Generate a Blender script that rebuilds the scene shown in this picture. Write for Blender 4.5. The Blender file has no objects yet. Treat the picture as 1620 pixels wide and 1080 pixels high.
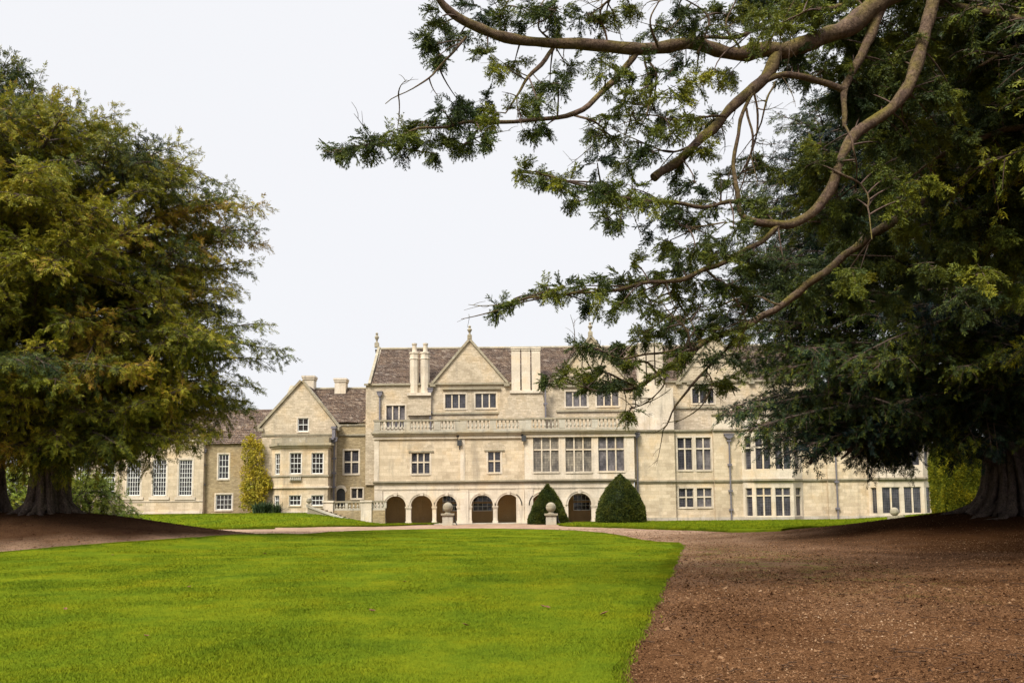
import bpy, bmesh, math, random
import numpy as np
from mathutils import Matrix, Vector, noise as mnoise
from mathutils.geometry import delaunay_2d_cdt

S = bpy.context.scene
COL = S.collection
R = math.radians

# ------------------------------------------------------------------ camera
F = 1400.0            # focal length in photo pixels (1620 wide)
CH = 1.65             # eye height
PITCH, ROLL = R(5.4), -0.0095
HOR = 800.0
SHY = (HOR - 540 - F * math.tan(PITCH)) / 1620
CAMR = Matrix.Rotation(math.pi / 2 + PITCH, 3, 'X') @ Matrix.Rotation(ROLL, 3, 'Z')
cam = bpy.data.cameras.new('camera')
cam.sensor_fit = 'HORIZONTAL'
cam.sensor_width = 36
cam.lens = F * 36 / 1620
cam.shift_y = SHY
cam.clip_start = 0.1
cam.clip_end = 5000
camo = bpy.data.objects.new('camera', cam)
COL.objects.link(camo)
camo.matrix_world = Matrix.Translation((0, 0, CH)) @ CAMR.to_4x4()
S.camera = camo

# ------------------------------------------------------------------ sky, sun, exposure
SUN_EL, SUN_AZ = R(50), R(214)       # azimuth clockwise from +Y: behind the camera, a little to the left
w = bpy.data.worlds.new('World')
S.world = w
w.use_nodes = True
nt = w.node_tree
N, L = nt.nodes, nt.links
bg = N['Background']
sky = N.new('ShaderNodeTexSky')
sky.sky_type = 'NISHITA'
sky.sun_disc = False
sky.sun_elevation = SUN_EL
sky.sun_rotation = SUN_AZ
sky.air_density = 1.0
sky.dust_density = 3.0
sc1 = N.new('ShaderNodeMix'); sc1.data_type = 'RGBA'; sc1.blend_type = 'MULTIPLY'
sc1.inputs[0].default_value = 1
L.new(sky.outputs[0], sc1.inputs[6]); sc1.inputs[7].default_value = (0.07, 0.07, 0.07, 1)
tc = N.new('ShaderNodeTexCoord')
sp = N.new('ShaderNodeSeparateXYZ'); L.new(tc.outputs['Generated'], sp.inputs[0])
rp = N.new('ShaderNodeValToRGB')     # overcast deck: even near the horizon, several times brighter overhead
rp.color_ramp.interpolation = 'EASE'
e = rp.color_ramp.elements
e[0].position = 0.0; e[0].color = (0.44, 0.443, 0.458, 1)
e[1].position = 1.0; e[1].color = (1.70, 1.76, 1.95, 1)
k = e.new(0.50); k.color = (0.443, 0.446, 0.461, 1)
L.new(sp.outputs[2], rp.inputs[0])
nz = N.new('ShaderNodeTexNoise'); nz.inputs['Scale'].default_value = 1.6; nz.inputs['Detail'].default_value = 3
L.new(tc.outputs['Generated'], nz.inputs[0])
mr = N.new('ShaderNodeMapRange'); mr.inputs[3].default_value = 0.985; mr.inputs[4].default_value = 1.015
L.new(nz.outputs[0], mr.inputs[0])
cl = N.new('ShaderNodeVectorMath'); cl.operation = 'SCALE'
L.new(rp.outputs[0], cl.inputs[0]); L.new(mr.outputs[0], cl.inputs['Scale'])
mx = N.new('ShaderNodeMix'); mx.data_type = 'RGBA'; mx.inputs[0].default_value = 0.96
L.new(sc1.outputs[2], mx.inputs[6]); L.new(cl.outputs[0], mx.inputs[7])
L.new(mx.outputs[2], bg.inputs[0])
bg.inputs[1].default_value = 1.0

sl = bpy.data.lights.new('sun', 'SUN')
sl.energy = 2.9
sl.angle = R(20)
sl.color = (1.0, 0.93, 0.80)
so = bpy.data.objects.new('sun', sl)
COL.objects.link(so)
sd = Vector((math.sin(SUN_AZ) * math.cos(SUN_EL), math.cos(SUN_AZ) * math.cos(SUN_EL), math.sin(SUN_EL)))
so.rotation_euler = (-sd).to_track_quat('-Z', 'Y').to_euler()
so.location = (0, -40, 60)
S.view_settings.view_transform = 'Standard'
S.view_settings.look = 'None'
S.view_settings.exposure = 1.08
S.view_settings.gamma = 1.0
S.cycles.max_bounces = 5
S.cycles.diffuse_bounces = 3
S.cycles.glossy_bounces = 2
S.cycles.transmission_bounces = 2
S.cycles.caustics_reflective = False
S.cycles.caustics_refractive = False

# ------------------------------------------------------------------ measuring helpers (a ray of the photograph meets a real plane)
def ray(px, py):
    return CAMR @ Vector(((px - 810) / F, (540 - py) / F + SHY * 1620 / F, -1))
def P(px, py, Y):
    d = ray(px, py); t = Y / d.y
    return np.array((d.x * t, Y, CH + d.z * t))
def G(px, py, h=0.0):
    d = ray(px, py); t = (h - CH) / d.z
    return (d.x * t, d.y * t)

def sstep(a, b, x):
    t = np.clip((x - a) / (b - a), 0, 1)
    return t * t * (3 - 2 * t)
def H(x, y):
    """height of the terrain"""
    x = np.asarray(x, float); y = np.asarray(y, float)
    h = 1.62 * np.exp(-(np.where(x > -23, x + 23, (x + 23) * 0.5) ** 2) / (2 * 5.9 ** 2) - ((y - 43.5) ** 2) / (2 * 4.8 ** 2))
    h = h + 1.40 * np.exp(-(np.where(x < 25, x - 25, (x - 25) * 0.6) ** 2) / (2 * 6.2 ** 2) - ((y - 43) ** 2) / (2 * 5.6 ** 2))
    h = h + 1.05 * sstep(70.5, 83, y) * sstep(-11.5, -19, x)
    h = h + 0.55 * sstep(66, 82, y) * sstep(30, 42, x)
    return h

# ------------------------------------------------------------------ object helpers
def setp(o, label=None, cat=None, group=None, kind=None):
    if label: o['label'] = label
    if cat: o['category'] = cat
    if group: o['group'] = group
    if kind: o['kind'] = kind
    return o
def thing(name, label, cat, loc, group=None):
    o = bpy.data.objects.new(name, None)
    o.empty_display_size = 0.3
    COL.objects.link(o); o.location = loc
    return setp(o, label, cat, group)

class Frame:
    """a vertical plane through two plan points; s runs along it, q runs into the building"""
    def __init__(s, p0=(0, 0), p1=(1, 0)):
        s.p0 = np.array(p0, float); d = np.array(p1, float) - s.p0
        s.len = float(np.hypot(*d)); s.d = d / s.len; s.i = np.array((-s.d[1], s.d[0]))
    def pt(s, a, q, z):
        v = s.p0 + s.d * a + s.i * q
        return (v[0], v[1], z)
    def hit(s, px, py):
        r = ray(px, py)
        n = s.i
        t = (s.p0 @ n) / (r.x * n[0] + r.y * n[1])
        return ((np.array((r.x, r.y)) * t - s.p0) @ s.d, CH + r.z * t)
    def rect(s, a, b, c, d):
        m = ((a + c) / 2, (b + d) / 2)
        return (s.hit(a, m[1])[0], s.hit(c, m[1])[0], s.hit(m[0], d)[1], s.hit(m[0], b)[1])
FR0 = Frame()

class MB:
    def __init__(s, fr=FR0): s.v = []; s.f = []; s.fr = fr
    def add(s, vs, fs):
        n = len(s.v); s.v += [tuple(map(float, v)) for v in vs]; s.f += [tuple(i + n for i in f) for f in fs]; return s
    def box(s, a0, a1, q0, q1, z0, z1, fr=None):
        fr = fr or s.fr
        vs = [fr.pt(a, q, z) for z in (z0, z1) for q in (q0, q1) for a in (a0, a1)]
        return s.add(vs, [(0, 2, 3, 1), (4, 5, 7, 6), (0, 1, 5, 4), (2, 6, 7, 3), (0, 4, 6, 2), (1, 3, 7, 5)])
    def prism(s, poly, q0, q1, fr=None):
        """poly of (s, z), counter-clockwise seen from outside, extruded along q"""
        fr = fr or s.fr; n = len(poly)
        vs = [fr.pt(a, q0, z) for a, z in poly] + [fr.pt(a, q1, z) for a, z in poly]
        fs = [tuple(range(n)), tuple(range(2 * n - 1, n - 1, -1))]
        fs += [(i, i + n, (i + 1) % n + n, (i + 1) % n) for i in range(n)]
        return s.add(vs, fs)
    def slab(s, poly, z0, z1):
        n = len(poly)
        vs = [(x, y, z0) for x, y in poly] + [(x, y, z1) for x, y in poly]
        fs = [tuple(range(n - 1, -1, -1)), tuple(range(n, 2 * n))] + [(i, (i + 1) % n, (i + 1) % n + n, i + n) for i in range(n)]
        return s.add(vs, fs)
    def quad(s, *p): return s.add(p, [tuple(range(len(p)))])
    def lathe(s, c, prof, n=16):
        vs = []
        for r, z in prof:
            for i in range(n):
                a = 2 * math.pi * i / n
                vs.append((c[0] + r * math.cos(a), c[1] + r * math.sin(a), c[2] + z))
        fs = [(j * n + i, j * n + (i + 1) % n, (j + 1) * n + (i + 1) % n, (j + 1) * n + i) for j in range(len(prof) - 1) for i in range(n)]
        fs += [tuple(range(n - 1, -1, -1)), tuple(range((len(prof) - 1) * n, len(prof) * n))]
        return s.add(vs, fs)
    def tube(s, pts, rad, n=8):
        v, f = tube_np(pts, rad, n)
        return s.add(v, [tuple(q) for q in f])
    def build(s, name, mat, parent=None, smooth=False, bevel=0):
        me = bpy.data.meshes.new(name)
        off = np.array(parent_loc(parent))
        me.from_pydata([tuple(np.array(v) - off) for v in s.v], [], s.f)
        bm = bmesh.new(); bm.from_mesh(me)
        if smooth: bmesh.ops.remove_doubles(bm, verts=bm.verts, dist=1e-5)
        bmesh.ops.recalc_face_normals(bm, faces=bm.faces)
        bm.to_mesh(me); bm.free()
        me.materials.append(mat)
        if smooth:
            me.shade_smooth()
        o = bpy.data.objects.new(name, me)
        COL.objects.link(o)
        if parent is not None: o.parent = parent
        if bevel:
            b = o.modifiers.new('bevel', 'BEVEL'); b.width = bevel; b.segments = 2; b.limit_method = 'ANGLE'
        return o
def parent_loc(p):
    v = Vector((0, 0, 0))
    while p is not None:
        v += p.location; p = p.parent
    return v

def tube_np(pts, rad, n=6):
    pts = np.asarray(pts, float); rad = np.asarray(rad, float)
    m = len(pts)
    t = np.gradient(pts, axis=0)
    t /= np.linalg.norm(t, axis=1)[:, None] + 1e-9
    ov = pts[-1] - pts[0]
    ref = np.array((0., 0., 1.)) if abs(ov[2]) < 0.7 * np.linalg.norm(ov) else np.array((1., 0.2, 0.))
    u = np.cross(t, ref); u /= np.linalg.norm(u, axis=1)[:, None] + 1e-9
    vv = np.cross(t, u)
    a = np.arange(n) * 2 * np.pi / n
    V = pts[:, None, :] + rad[:, None, None] * (np.cos(a)[None, :, None] * u[:, None, :] + np.sin(a)[None, :, None] * vv[:, None, :])
    i, j = np.meshgrid(np.arange(m - 1), np.arange(n), indexing='ij')
    Fq = np.stack([i * n + j, i * n + (j + 1) % n, (i + 1) * n + (j + 1) % n, (i + 1) * n + j], -1).reshape(-1, 4)
    return V.reshape(-1, 3), Fq
class Tubes:
    def __init__(s): s.V = []; s.F = []; s.n = 0
    def add(s, pts, rad, n=5):
        if rad[-1] > 0.03:                 # round off a sawn or broken end
            pts = np.vstack([pts, pts[-1] + (pts[-1] - pts[-2]) * 0.05, pts[-1] + (pts[-1] - pts[-2]) * 0.06]); rad = np.concatenate([rad, [rad[-1] * 0.85, 0.001]])
        v, f = tube_np(pts, rad, n); s.V.append(v); s.F.append(f + s.n); s.n += len(v)
    def build(s, name, mat, parent=None):
        return np_mesh(name, np.concatenate(s.V), np.concatenate(s.F), mat, parent, smooth=True)
def np_mesh(name, V, Fa, mat, parent=None, tint=None, smooth=False):
    me = bpy.data.meshes.new(name)
    V = np.ascontiguousarray(V - np.array(parent_loc(parent))[None], dtype=np.float32)
    Fa = np.ascontiguousarray(Fa, dtype=np.int32)
    k = Fa.shape[1]
    me.vertices.add(len(V)); me.vertices.foreach_set('co', V.ravel())
    me.loops.add(Fa.size); me.loops.foreach_set('vertex_index', Fa.ravel())
    me.polygons.add(len(Fa))
    me.polygons.foreach_set('loop_start', np.arange(0, Fa.size, k, dtype=np.int32))
    if smooth: me.polygons.foreach_set('use_smooth', np.ones(len(Fa), dtype=bool))
    me.update(calc_edges=True)
    if tint is not None:
        at = me.attributes.new('tint', 'FLOAT', 'POINT')
        at.data.foreach_set('value', np.ascontiguousarray(tint, dtype=np.float32))
    me.materials.append(mat)
    o = bpy.data.objects.new(name, me)
    COL.objects.link(o)
    if parent is not None: o.parent = parent
    return o
def smooth_path(pts, n):
    """Catmull-Rom through rows of pts"""
    pts = np.asarray(pts, float)
    p = np.vstack([2 * pts[0] - pts[1], pts, 2 * pts[-1] - pts[-2]])
    out = []
    m = len(pts) - 1
    for t in np.linspace(0, m - 1e-6, n):
        i = int(t); u = t - i
        a, b, c, d = p[i:i + 4]
        out.append(0.5 * (2 * b + (c - a) * u + (2 * a - 5 * b + 4 * c - d) * u * u + (3 * b - a - 3 * c + d) * u ** 3))
    return np.array(out)

# ------------------------------------------------------------------ materials
class NT:
    def __init__(s, name, rough=0.85, spec=0.3):
        s.m = bpy.data.materials.new(name); s.m.use_nodes = True
        s.t = s.m.node_tree; s.b = s.t.nodes['Principled BSDF']
        s.b.inputs['Roughness'].default_value = rough
        s.b.inputs['Specular IOR Level'].default_value = spec
        s.co = None
    def n(s, typ, **kw):
        x = s.t.nodes.new('ShaderNode' + typ)
        for k_, v in kw.items(): setattr(x, k_, v)
        return x
    def l(s, a, b): s.t.links.new(a, b)
    def val(s, x, v):
        if hasattr(v, 'links') or hasattr(v, 'is_linked'): s.l(v, x)
        else: x.default_value = v
    def coord(s):
        if s.co is None: s.co = s.n('TexCoord').outputs['Object']
        return s.co
    def math(s, op, a, b=0.0, c=None):
        x = s.n('Math', operation=op); s.val(x.inputs[0], a); s.val(x.inputs[1], b)
        if c is not None: s.val(x.inputs[2], c)
        return x.outputs[0]
    def noise(s, scale, detail=4, vec=None, rough=0.55, st=None):
        x = s.n('TexNoise'); x.inputs['Scale'].default_value = scale; x.inputs['Detail'].default_value = detail
        x.inputs['Roughness'].default_value = rough
        v = vec if vec is not None else s.coord()
        if st is not None:
            mp = s.n('Mapping'); mp.inputs['Scale'].default_value = st; s.l(v, mp.inputs[0]); v = mp.outputs[0]
        s.l(v, x.inputs['Vector'])
        return x.outputs[0]
    def ramp(s, fac, stops, interp='LINEAR'):
        x = s.n('ValToRGB'); x.color_ramp.interpolation = interp
        els = x.color_ramp.elements
        for i, (p, c) in enumerate(stops):
            el = els[i] if i < 2 else els.new(p)
            el.position = p; el.color = c if len(c) == 4 else (*c, 1)
        s.l(fac, x.inputs[0])
        return x.outputs[0]
    def rng(s, fac, a, b, c, d):
        x = s.n('MapRange'); s.l(fac, x.inputs[0])
        for i, q in enumerate((a, b, c, d)): x.inputs[i + 1].default_value = q
        return x.outputs[0]
    def mix(s, fac, a, b, blend='MIX'):
        x = s.n('Mix', data_type='RGBA', blend_type=blend)
        s.val(x.inputs[0], fac)
        for i, q in ((6, a), (7, b)):
            if isinstance(q, tuple): x.inputs[i].default_value = q if len(q) == 4 else (*q, 1)
            else: s.l(q, x.inputs[i])
        return x.outputs[2]
    def color(s, c):
        if isinstance(c, tuple): s.b.inputs['Base Color'].default_value = (*c, 1)
        else: s.l(c, s.b.inputs['Base Color'])
    def bump(s, h, strength=0.4, dist=0.02):
        x = s.n('Bump'); x.inputs['Strength'].default_value = strength; x.inputs['Distance'].default_value = dist
        s.l(h, x.inputs['Height']); s.l(x.outputs[0], s.b.inputs['Normal'])
def wallcoord(t, zs=1.0):
    sp_ = t.n('SeparateXYZ'); t.l(t.coord(), sp_.inputs[0])
    c = t.n('CombineXYZ')
    t.l(t.math('ADD', sp_.outputs[0], t.math('MULTIPLY', sp_.outputs[1], 0.8)), c.inputs[0])
    t.l(t.math('MULTIPLY', sp_.outputs[2], zs), c.inputs[1])
    return c.outputs[0]
def stone(name, c1, c2, mort, bw, rh, ms=0.012, stain=0.5, bump=0.35):
    t = NT(name, 0.92, 0.15)
    wc = wallcoord(t)
    # courses of slightly uneven height
    wob = t.noise(0.6, 2, wc)
    off = t.n('VectorMath', operation='ADD'); t.l(wc, off.inputs[0])
    cb = t.n('CombineXYZ'); t.l(t.rng(wob, 0, 1, -0.06, 0.06), cb.inputs[1]); t.l(cb.outputs[0], off.inputs[1])
    br = t.n('TexBrick'); t.l(off.outputs[0], br.inputs['Vector'])
    br.inputs['Scale'].default_value = 1; br.inputs['Brick Width'].default_value = bw; br.inputs['Row Height'].default_value = rh
    br.inputs['Mortar Size'].default_value = ms; br.inputs['Mortar Smooth'].default_value = 0.3
    br.inputs['Color1'].default_value = (*c1, 1); br.inputs['Color2'].default_value = (*c2, 1); br.inputs['Mortar'].default_value = (*mort, 1)
    br.offset_frequency = 2; br.squash = 0.7; br.squash_frequency = 3
    col = br.outputs[0]
    big = t.noise(0.35, 5, None, 0.6)
    col = t.mix(1.0, col, t.ramp(big, [(0.3, (0.74, 0.73, 0.71)), (0.52, (1, 1, 1)), (0.72, (1.0, 0.90, 0.74))]), 'MULTIPLY')
    fine = t.noise(9, 6, None, 0.7)
    col = t.mix(1.0, col, t.ramp(fine, [(0.3, (0.80, 0.79, 0.77)), (0.6, (1, 1, 1))]), 'MULTIPLY')
    streak = t.noise(1.0, 6, None, 0.65, (1.6, 1.6, 0.22))
    st = t.rng(streak, 0.53, 0.76, 0, stain)
    col = t.mix(st, col, (0.16, 0.145, 0.12))
    blot = t.noise(2.6, 7, None, 0.7)
    col = t.mix(t.rng(blot, 0.60, 0.75, 0, stain * 0.8), col, (0.50, 0.48, 0.43))
    t.color(col)
    hh = t.math('ADD', t.math('MULTIPLY', br.outputs[1], -0.8), t.math('MULTIPLY', fine, 0.9))
    t.bump(hh, bump, 0.02)
    return t.m
def simple(name, c, rough=0.8, var=0.25, scale=8, spec=0.3, bump=0.15):
    t = NT(name, rough, spec)
    nn = t.noise(scale, 5)
    a = tuple(x * (1 - var) for x in c); b = tuple(min(1, x * (1 + var)) for x in c)
    t.color(t.ramp(nn, [(0.3, a), (0.7, b)]))
    if bump: t.bump(nn, bump, 0.02)
    return t.m
M = {}
M['ashlar'] = stone('ashlar_stone', (0.60, 0.50, 0.365), (0.46, 0.375, 0.265), (0.42, 0.345, 0.245), 0.75, 0.33, 0.010, 0.6, 0.3)
M['coursed'] = stone('coursed_stone', (0.58, 0.49, 0.37), (0.42, 0.35, 0.255), (0.36, 0.295, 0.21), 0.42, 0.16, 0.012, 0.5, 0.5)
M['rubble'] = stone('rubble_stone', (0.41, 0.325, 0.195), (0.26, 0.20, 0.115), (0.30, 0.24, 0.15), 0.32, 0.13, 0.016, 0.35, 0.7)
M['dressed'] = stone('dressed_stone', (0.62, 0.545, 0.445), (0.55, 0.475, 0.375), (0.47, 0.40, 0.31), 1.4, 0.6, 0.006, 0.65, 0.25)
M['weathered'] = stone('weathered_stone', (0.45, 0.42, 0.35), (0.38, 0.345, 0.275), (0.30, 0.27, 0.21), 1.2, 0.5, 0.008, 0.95, 0.35)
M['cap'] = stone('lichened_stone', (0.35, 0.31, 0.23), (0.26, 0.225, 0.16), (0.17, 0.15, 0.11), 1.1, 0.4, 0.01, 1.0, 0.4)
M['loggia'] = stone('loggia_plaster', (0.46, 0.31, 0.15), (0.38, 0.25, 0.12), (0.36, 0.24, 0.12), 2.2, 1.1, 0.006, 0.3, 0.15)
M['white'] = simple('white_paint', (0.74, 0.74, 0.71), 0.5, 0.06, 6)
M['lead'] = simple('lead_grey', (0.13, 0.12, 0.135), 0.5, 0.35, 12, 0.5)
M['iron'] = simple('dark_iron', (0.03, 0.03, 0.03), 0.5, 0.3, 12, 0.5)
def roofmat():
    t = NT('stone_slate', 0.9, 0.15)
    wc = wallcoord(t, 1.55)
    br = t.n('TexBrick'); t.l(wc, br.inputs['Vector'])
    br.inputs['Scale'].default_value = 1; br.inputs['Brick Width'].default_value = 0.36; br.inputs['Row Height'].default_value = 0.30
    br.inputs['Mortar Size'].default_value = 0.02; br.inputs['Mortar Smooth'].default_value = 0.1
    br.inputs['Color1'].default_value = (0.135, 0.098, 0.074, 1); br.inputs['Color2'].default_value = (0.078, 0.056, 0.045, 1); br.inputs['Mortar'].default_value = (0.03, 0.024, 0.02, 1)
    br.squash = 0.6; br.squash_frequency = 2
    vo = t.n('TexVoronoi'); vo.inputs['Scale'].default_value = 2.7; t.l(wc, vo.inputs['Vector'])
    sp_ = t.n('SeparateColor'); t.l(vo.outputs['Color'], sp_.inputs[0])
    vo.inputs['Scale'].default_value = 3.4
    col = t.mix(t.rng(sp_.outputs[0], 0.86, 0.97, 0, 0.35), br.outputs[0], (0.36, 0.32, 0.27))
    big = t.noise(0.5, 5, None, 0.65)
    col = t.mix(1.0, col, t.ramp(big, [(0.3, (0.72, 0.70, 0.72)), (0.7, (1.2, 1.08, 0.92))]), 'MULTIPLY')
    li = t.noise(7.5, 5, None, 0.7)
    col = t.mix(t.rng(li, 0.59, 0.66, 0, 0.85), col, (0.42, 0.36, 0.28))
    t.color(col)
    t.bump(t.math('ADD', t.math('MULTIPLY', br.outputs[1], -1.0), t.math('MULTIPLY', li, 0.7)), 0.7, 0.03)
    return t.m
M['slate'] = roofmat()
def glass(name, base, line, cw, ch, lw=0.014, rough=0.08):
    t = NT(name, rough, 0.5)
    wc = wallcoord(t)
    br = t.n('TexBrick'); t.l(wc, br.inputs['Vector']); br.offset = 0.0
    br.inputs['Scale'].default_value = 1; br.inputs['Brick Width'].default_value = cw; br.inputs['Row Height'].default_value = ch
    br.inputs['Mortar Size'].default_value = lw; br.inputs['Mortar Smooth'].default_value = 0.2
    b2 = tuple(x * 1.7 for x in base)
    br.inputs['Color1'].default_value = (*base, 1); br.inputs['Color2'].default_value = (*b2, 1); br.inputs['Mortar'].default_value = (*line, 1)
    nn = t.noise(0.9, 3)
    t.color(t.mix(1.0, br.outputs[0], t.ramp(nn, [(0.35, (0.6, 0.6, 0.65)), (0.65, (1.5, 1.45, 1.4))]), 'MULTIPLY'))
    t.bump(t.math('ADD', t.math('MULTIPLY', br.outputs[1], 1.0), t.math('MULTIPLY', t.noise(2.2, 2), 1.3)), 0.35, 0.02)
    return t.m
M['leaded'] = glass('leaded_glass', (0.022, 0.022, 0.028), (0.085, 0.082, 0.082), 0.17, 0.235)
M['blind'] = glass('leaded_glass_over_blind', (0.125, 0.112, 0.09), (0.070, 0.066, 0.060), 0.17, 0.235)
M['drape'] = glass('leaded_glass_over_curtain', (0.07, 0.065, 0.07), (0.12, 0.115, 0.11), 0.17, 0.235)
M['pane'] = glass('plain_glass', (0.018, 0.016, 0.016), (0.018, 0.016, 0.016), 0.4, 0.5, 0.004)
# ------------------------------------------------------------------ the house
random.seed(7)
house = thing('manor_house', 'large cream limestone manor house with gables, arcade and rows of mullioned windows', 'house', (0, 85, 0))
def part(name, mb, mat, parent=house, **k): return mb.build(name, M[mat] if isinstance(mat, str) else mat, parent, **k)

def wall(fr, s0, s1, z0, z1, holes, mat, thick=0.5, name='wall', depth=0.30):
    m = MB(fr)
    xs = sorted({s0, s1} | {max(s0, min(s1, v)) for h in holes for v in h[:2]})
    zs = sorted({z0, z1} | {max(z0, min(z1, v)) for h in holes for v in h[2:]})
    for a, b in zip(xs, xs[1:]):
        for c, d in zip(zs, zs[1:]):
            x, z = (a + b) / 2, (c + d) / 2
            if any(h[0] < x < h[1] and h[2] < z < h[3] for h in holes): continue
            m.quad(fr.pt(a, 0, c), fr.pt(b, 0, c), fr.pt(b, 0, d), fr.pt(a, 0, d))
    for a, b, c, d in holes:
        m.quad(fr.pt(a, 0, c), fr.pt(a, 0, d), fr.pt(a, depth, d), fr.pt(a, depth, c))
        m.quad(fr.pt(b, 0, c), fr.pt(b, depth, c), fr.pt(b, depth, d), fr.pt(b, 0, d))
        m.quad(fr.pt(a, 0, d), fr.pt(b, 0, d), fr.pt(b, depth, d), fr.pt(a, depth, d))
        m.quad(fr.pt(a, 0, c), fr.pt(a, depth, c), fr.pt(b, depth, c), fr.pt(b, 0, c))
        m.quad(fr.pt(a, depth, c), fr.pt(a, depth, d), fr.pt(b, depth, d), fr.pt(b, depth, c))
    m.quad(fr.pt(s0, 0, z0), fr.pt(s0, 0, z1), fr.pt(s0, thick, z1), fr.pt(s0, thick, z0))
    m.quad(fr.pt(s1, 0, z0), fr.pt(s1, thick, z0), fr.pt(s1, thick, z1), fr.pt(s1, 0, z1))
    m.quad(fr.pt(s0, 0, z1), fr.pt(s1, 0, z1), fr.pt(s1, thick, z1), fr.pt(s0, thick, z1))
    me = m.build(name, M[mat], house)
    return me
def window(fr, r, nx, rows=(), kind='stone', pane='leaded', surround=0.15, hood=False, mat='dressed', bars=None, arched=False):
    """r = opening; rows = transom heights as fractions from the bottom"""
    a, b, c, d = r
    m = MB(fr)
    if kind == 'stone':
        e, q0, q1, mw = 0.045, 0.06, 0.20, 0.13
    else:
        e, q0, q1, mw = 0.075, 0.07, 0.15, 0.030
    m.box(a, a + e, q0, q1, c, d); m.box(b - e, b, q0, q1, c, d)
    m.box(a + e, b - e, q0, q1, c, c + e); m.box(a + e, b - e, q0, q1, d - e, d)
    iw = (b - a - 2 * e - (nx - 1) * mw) / nx
    for i in range(1, nx):
        x = a + e + i * iw + (i - 1) * mw
        m.box(x, x + mw, q0, q1, c + e, d - e)
    for f in rows:
        z = c + (d - c) * f
        hw = mw / 2 if kind == 'stone' else (0.028 if abs(f - 0.5) < 0.03 else mw / 2)
        for i in range(nx):
            x = a + e + i * (iw + mw)
            m.box(x, x + iw, q0 + 0.004, q1 - 0.004, z - hw, z + hw)
    if kind == 'stone':
        # thin iron casement rims inside each light
        pass
    wd = part('window', m, mat if kind == 'stone' else 'white')
    g = MB(fr); g.box(a + 0.01, b - 0.01, q1 - 0.03, q1 + 0.02, c + 0.01, d - 0.01)
    part('pane', g, pane, wd)
    if surround:
        s = MB(fr); w_ = surround
        s.box(a - w_, a, -0.025, 0.1, c - 0.14, d + w_); s.box(b, b + w_, -0.025, 0.1, c - 0.14, d + w_)
        s.box(a, b, -0.025, 0.05, d, d + w_)
        part('surround', s, 'dressed', wd)
        s = MB(fr); s.box(a, b, -0.07, 0.06, c - 0.14, c)
        part('sill', s, 'dressed', wd)
    if hood:
        s = MB(fr); s.box(a - 0.35, b + 0.35, -0.16, 0.0, d + w_ + 0.02, d + w_ + 0.17)
        s.box(a - 0.35, a - 0.2, -0.13, 0.0, d - 0.1, d + w_ + 0.02); s.box(b + 0.2, b + 0.35, -0.13, 0.0, d - 0.1, d + w_ + 0.02)
        part('hood_mould', s, 'cap', wd)
    return wd
def band(fr, s0, s1, z0, z1, proud=0.12, mat='dressed', name='string_course', back=0.05):
    m = MB(fr); h = z1 - z0
    m.box(s0, s1, -proud, back, z0 + h * 0.45, z1)
    m.box(s0 + 0.02, s1 - 0.02, -proud * 0.55, back, z0, z0 + h * 0.45)
    return part(name, m, mat)
def cornice(fr, s0, s1, zt, name='cornice', scale=1.0):
    m = MB(fr); k = scale
    m.box(s0 - 0.30 * k, s1 + 0.30 * k, -0.42 * k, 0.1, zt - 0.14 * k, zt)
    o = part(name, m, 'cap')
    m = MB(fr)
    m.box(s0 - 0.20 * k, s1 + 0.20 * k, -0.26 * k, 0.1, zt - 0.30 * k, zt - 0.14 * k)
    m.box(s0 - 0.08 * k, s1 + 0.08 * k, -0.10 * k, 0.1, zt - 0.55 * k, zt - 0.30 * k)
    m.box(s0 - 0.14 * k, s1 + 0.14 * k, -0.16 * k, 0.1, zt - 0.66 * k, zt - 0.55 * k)
    part('frieze', m, 'dressed', o)
    return o
def coping(fr, a, b, th=0.24, q0=-0.22, q1=0.40):
    a = np.array(a); b = np.array(b); d = (b - a) / np.linalg.norm(b - a); n = np.array((-d[1], d[0]))
    if n[1] < 0: n = -n
    m = MB(fr)
    m.prism([tuple(a), tuple(b), tuple(b + n * th), tuple(a + n * th)] if d[0] > 0 else [tuple(b), tuple(a), tuple(a + n * th), tuple(b + n * th)], q0, q1)
    return part('coping', m, 'cap')
def slates(name, e0, e1, r0, r1, course=0.27, width=0.42, parent=house):
    e0, e1, r0, r1 = map(lambda v: np.array(v, float), (e0, e1, r0, r1))
    ln = np.linalg.norm((r0 + r1) / 2 - (e0 + e1) / 2)
    n = np.cross(e1 - e0 + (r1 - r0), (r0 + r1) / 2 - (e0 + e1) / 2); n /= np.linalg.norm(n)
    if n[2] < 0: n = -n
    m = MB(); nc = max(2, int(ln / course))
    for i in range(nc):
        t0, t1 = i / nc, (i + 1) / nc
        a0, b0 = e0 + (r0 - e0) * t0, e1 + (r1 - e1) * t0
        a1, b1 = e0 + (r0 - e0) * t1, e1 + (r1 - e1) * t1
        ns = max(1, int(np.linalg.norm(b0 - a0) / (width * random.uniform(0.9, 1.1))))
        cuts = [0] + [(k_ + random.uniform(-0.3, 0.3)) / ns for k_ in range(1, ns)] + [1]
        dn = (a0 - a1) / np.linalg.norm(a0 - a1) if np.linalg.norm(a0 - a1) > 0 else 0
        for u, v in zip(cuts, cuts[1:]):
            lf = random.uniform(0.035, 0.075); ov = random.uniform(-0.01, 0.04)
            p = a0 + (b0 - a0) * u; q = a0 + (b0 - a0) * v; r = a1 + (b1 - a1) * v; s = a1 + (b1 - a1) * u
            pl, ql = p + n * lf + dn * ov, q + n * lf + dn * ov
            m.quad(pl, ql, r + n * 0.012, s + n * 0.012)
            m.quad(p + dn * ov - n * 0.02, q + dn * ov - n * 0.02, ql, pl)
    return part(name, m, 'slate', parent)
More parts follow.
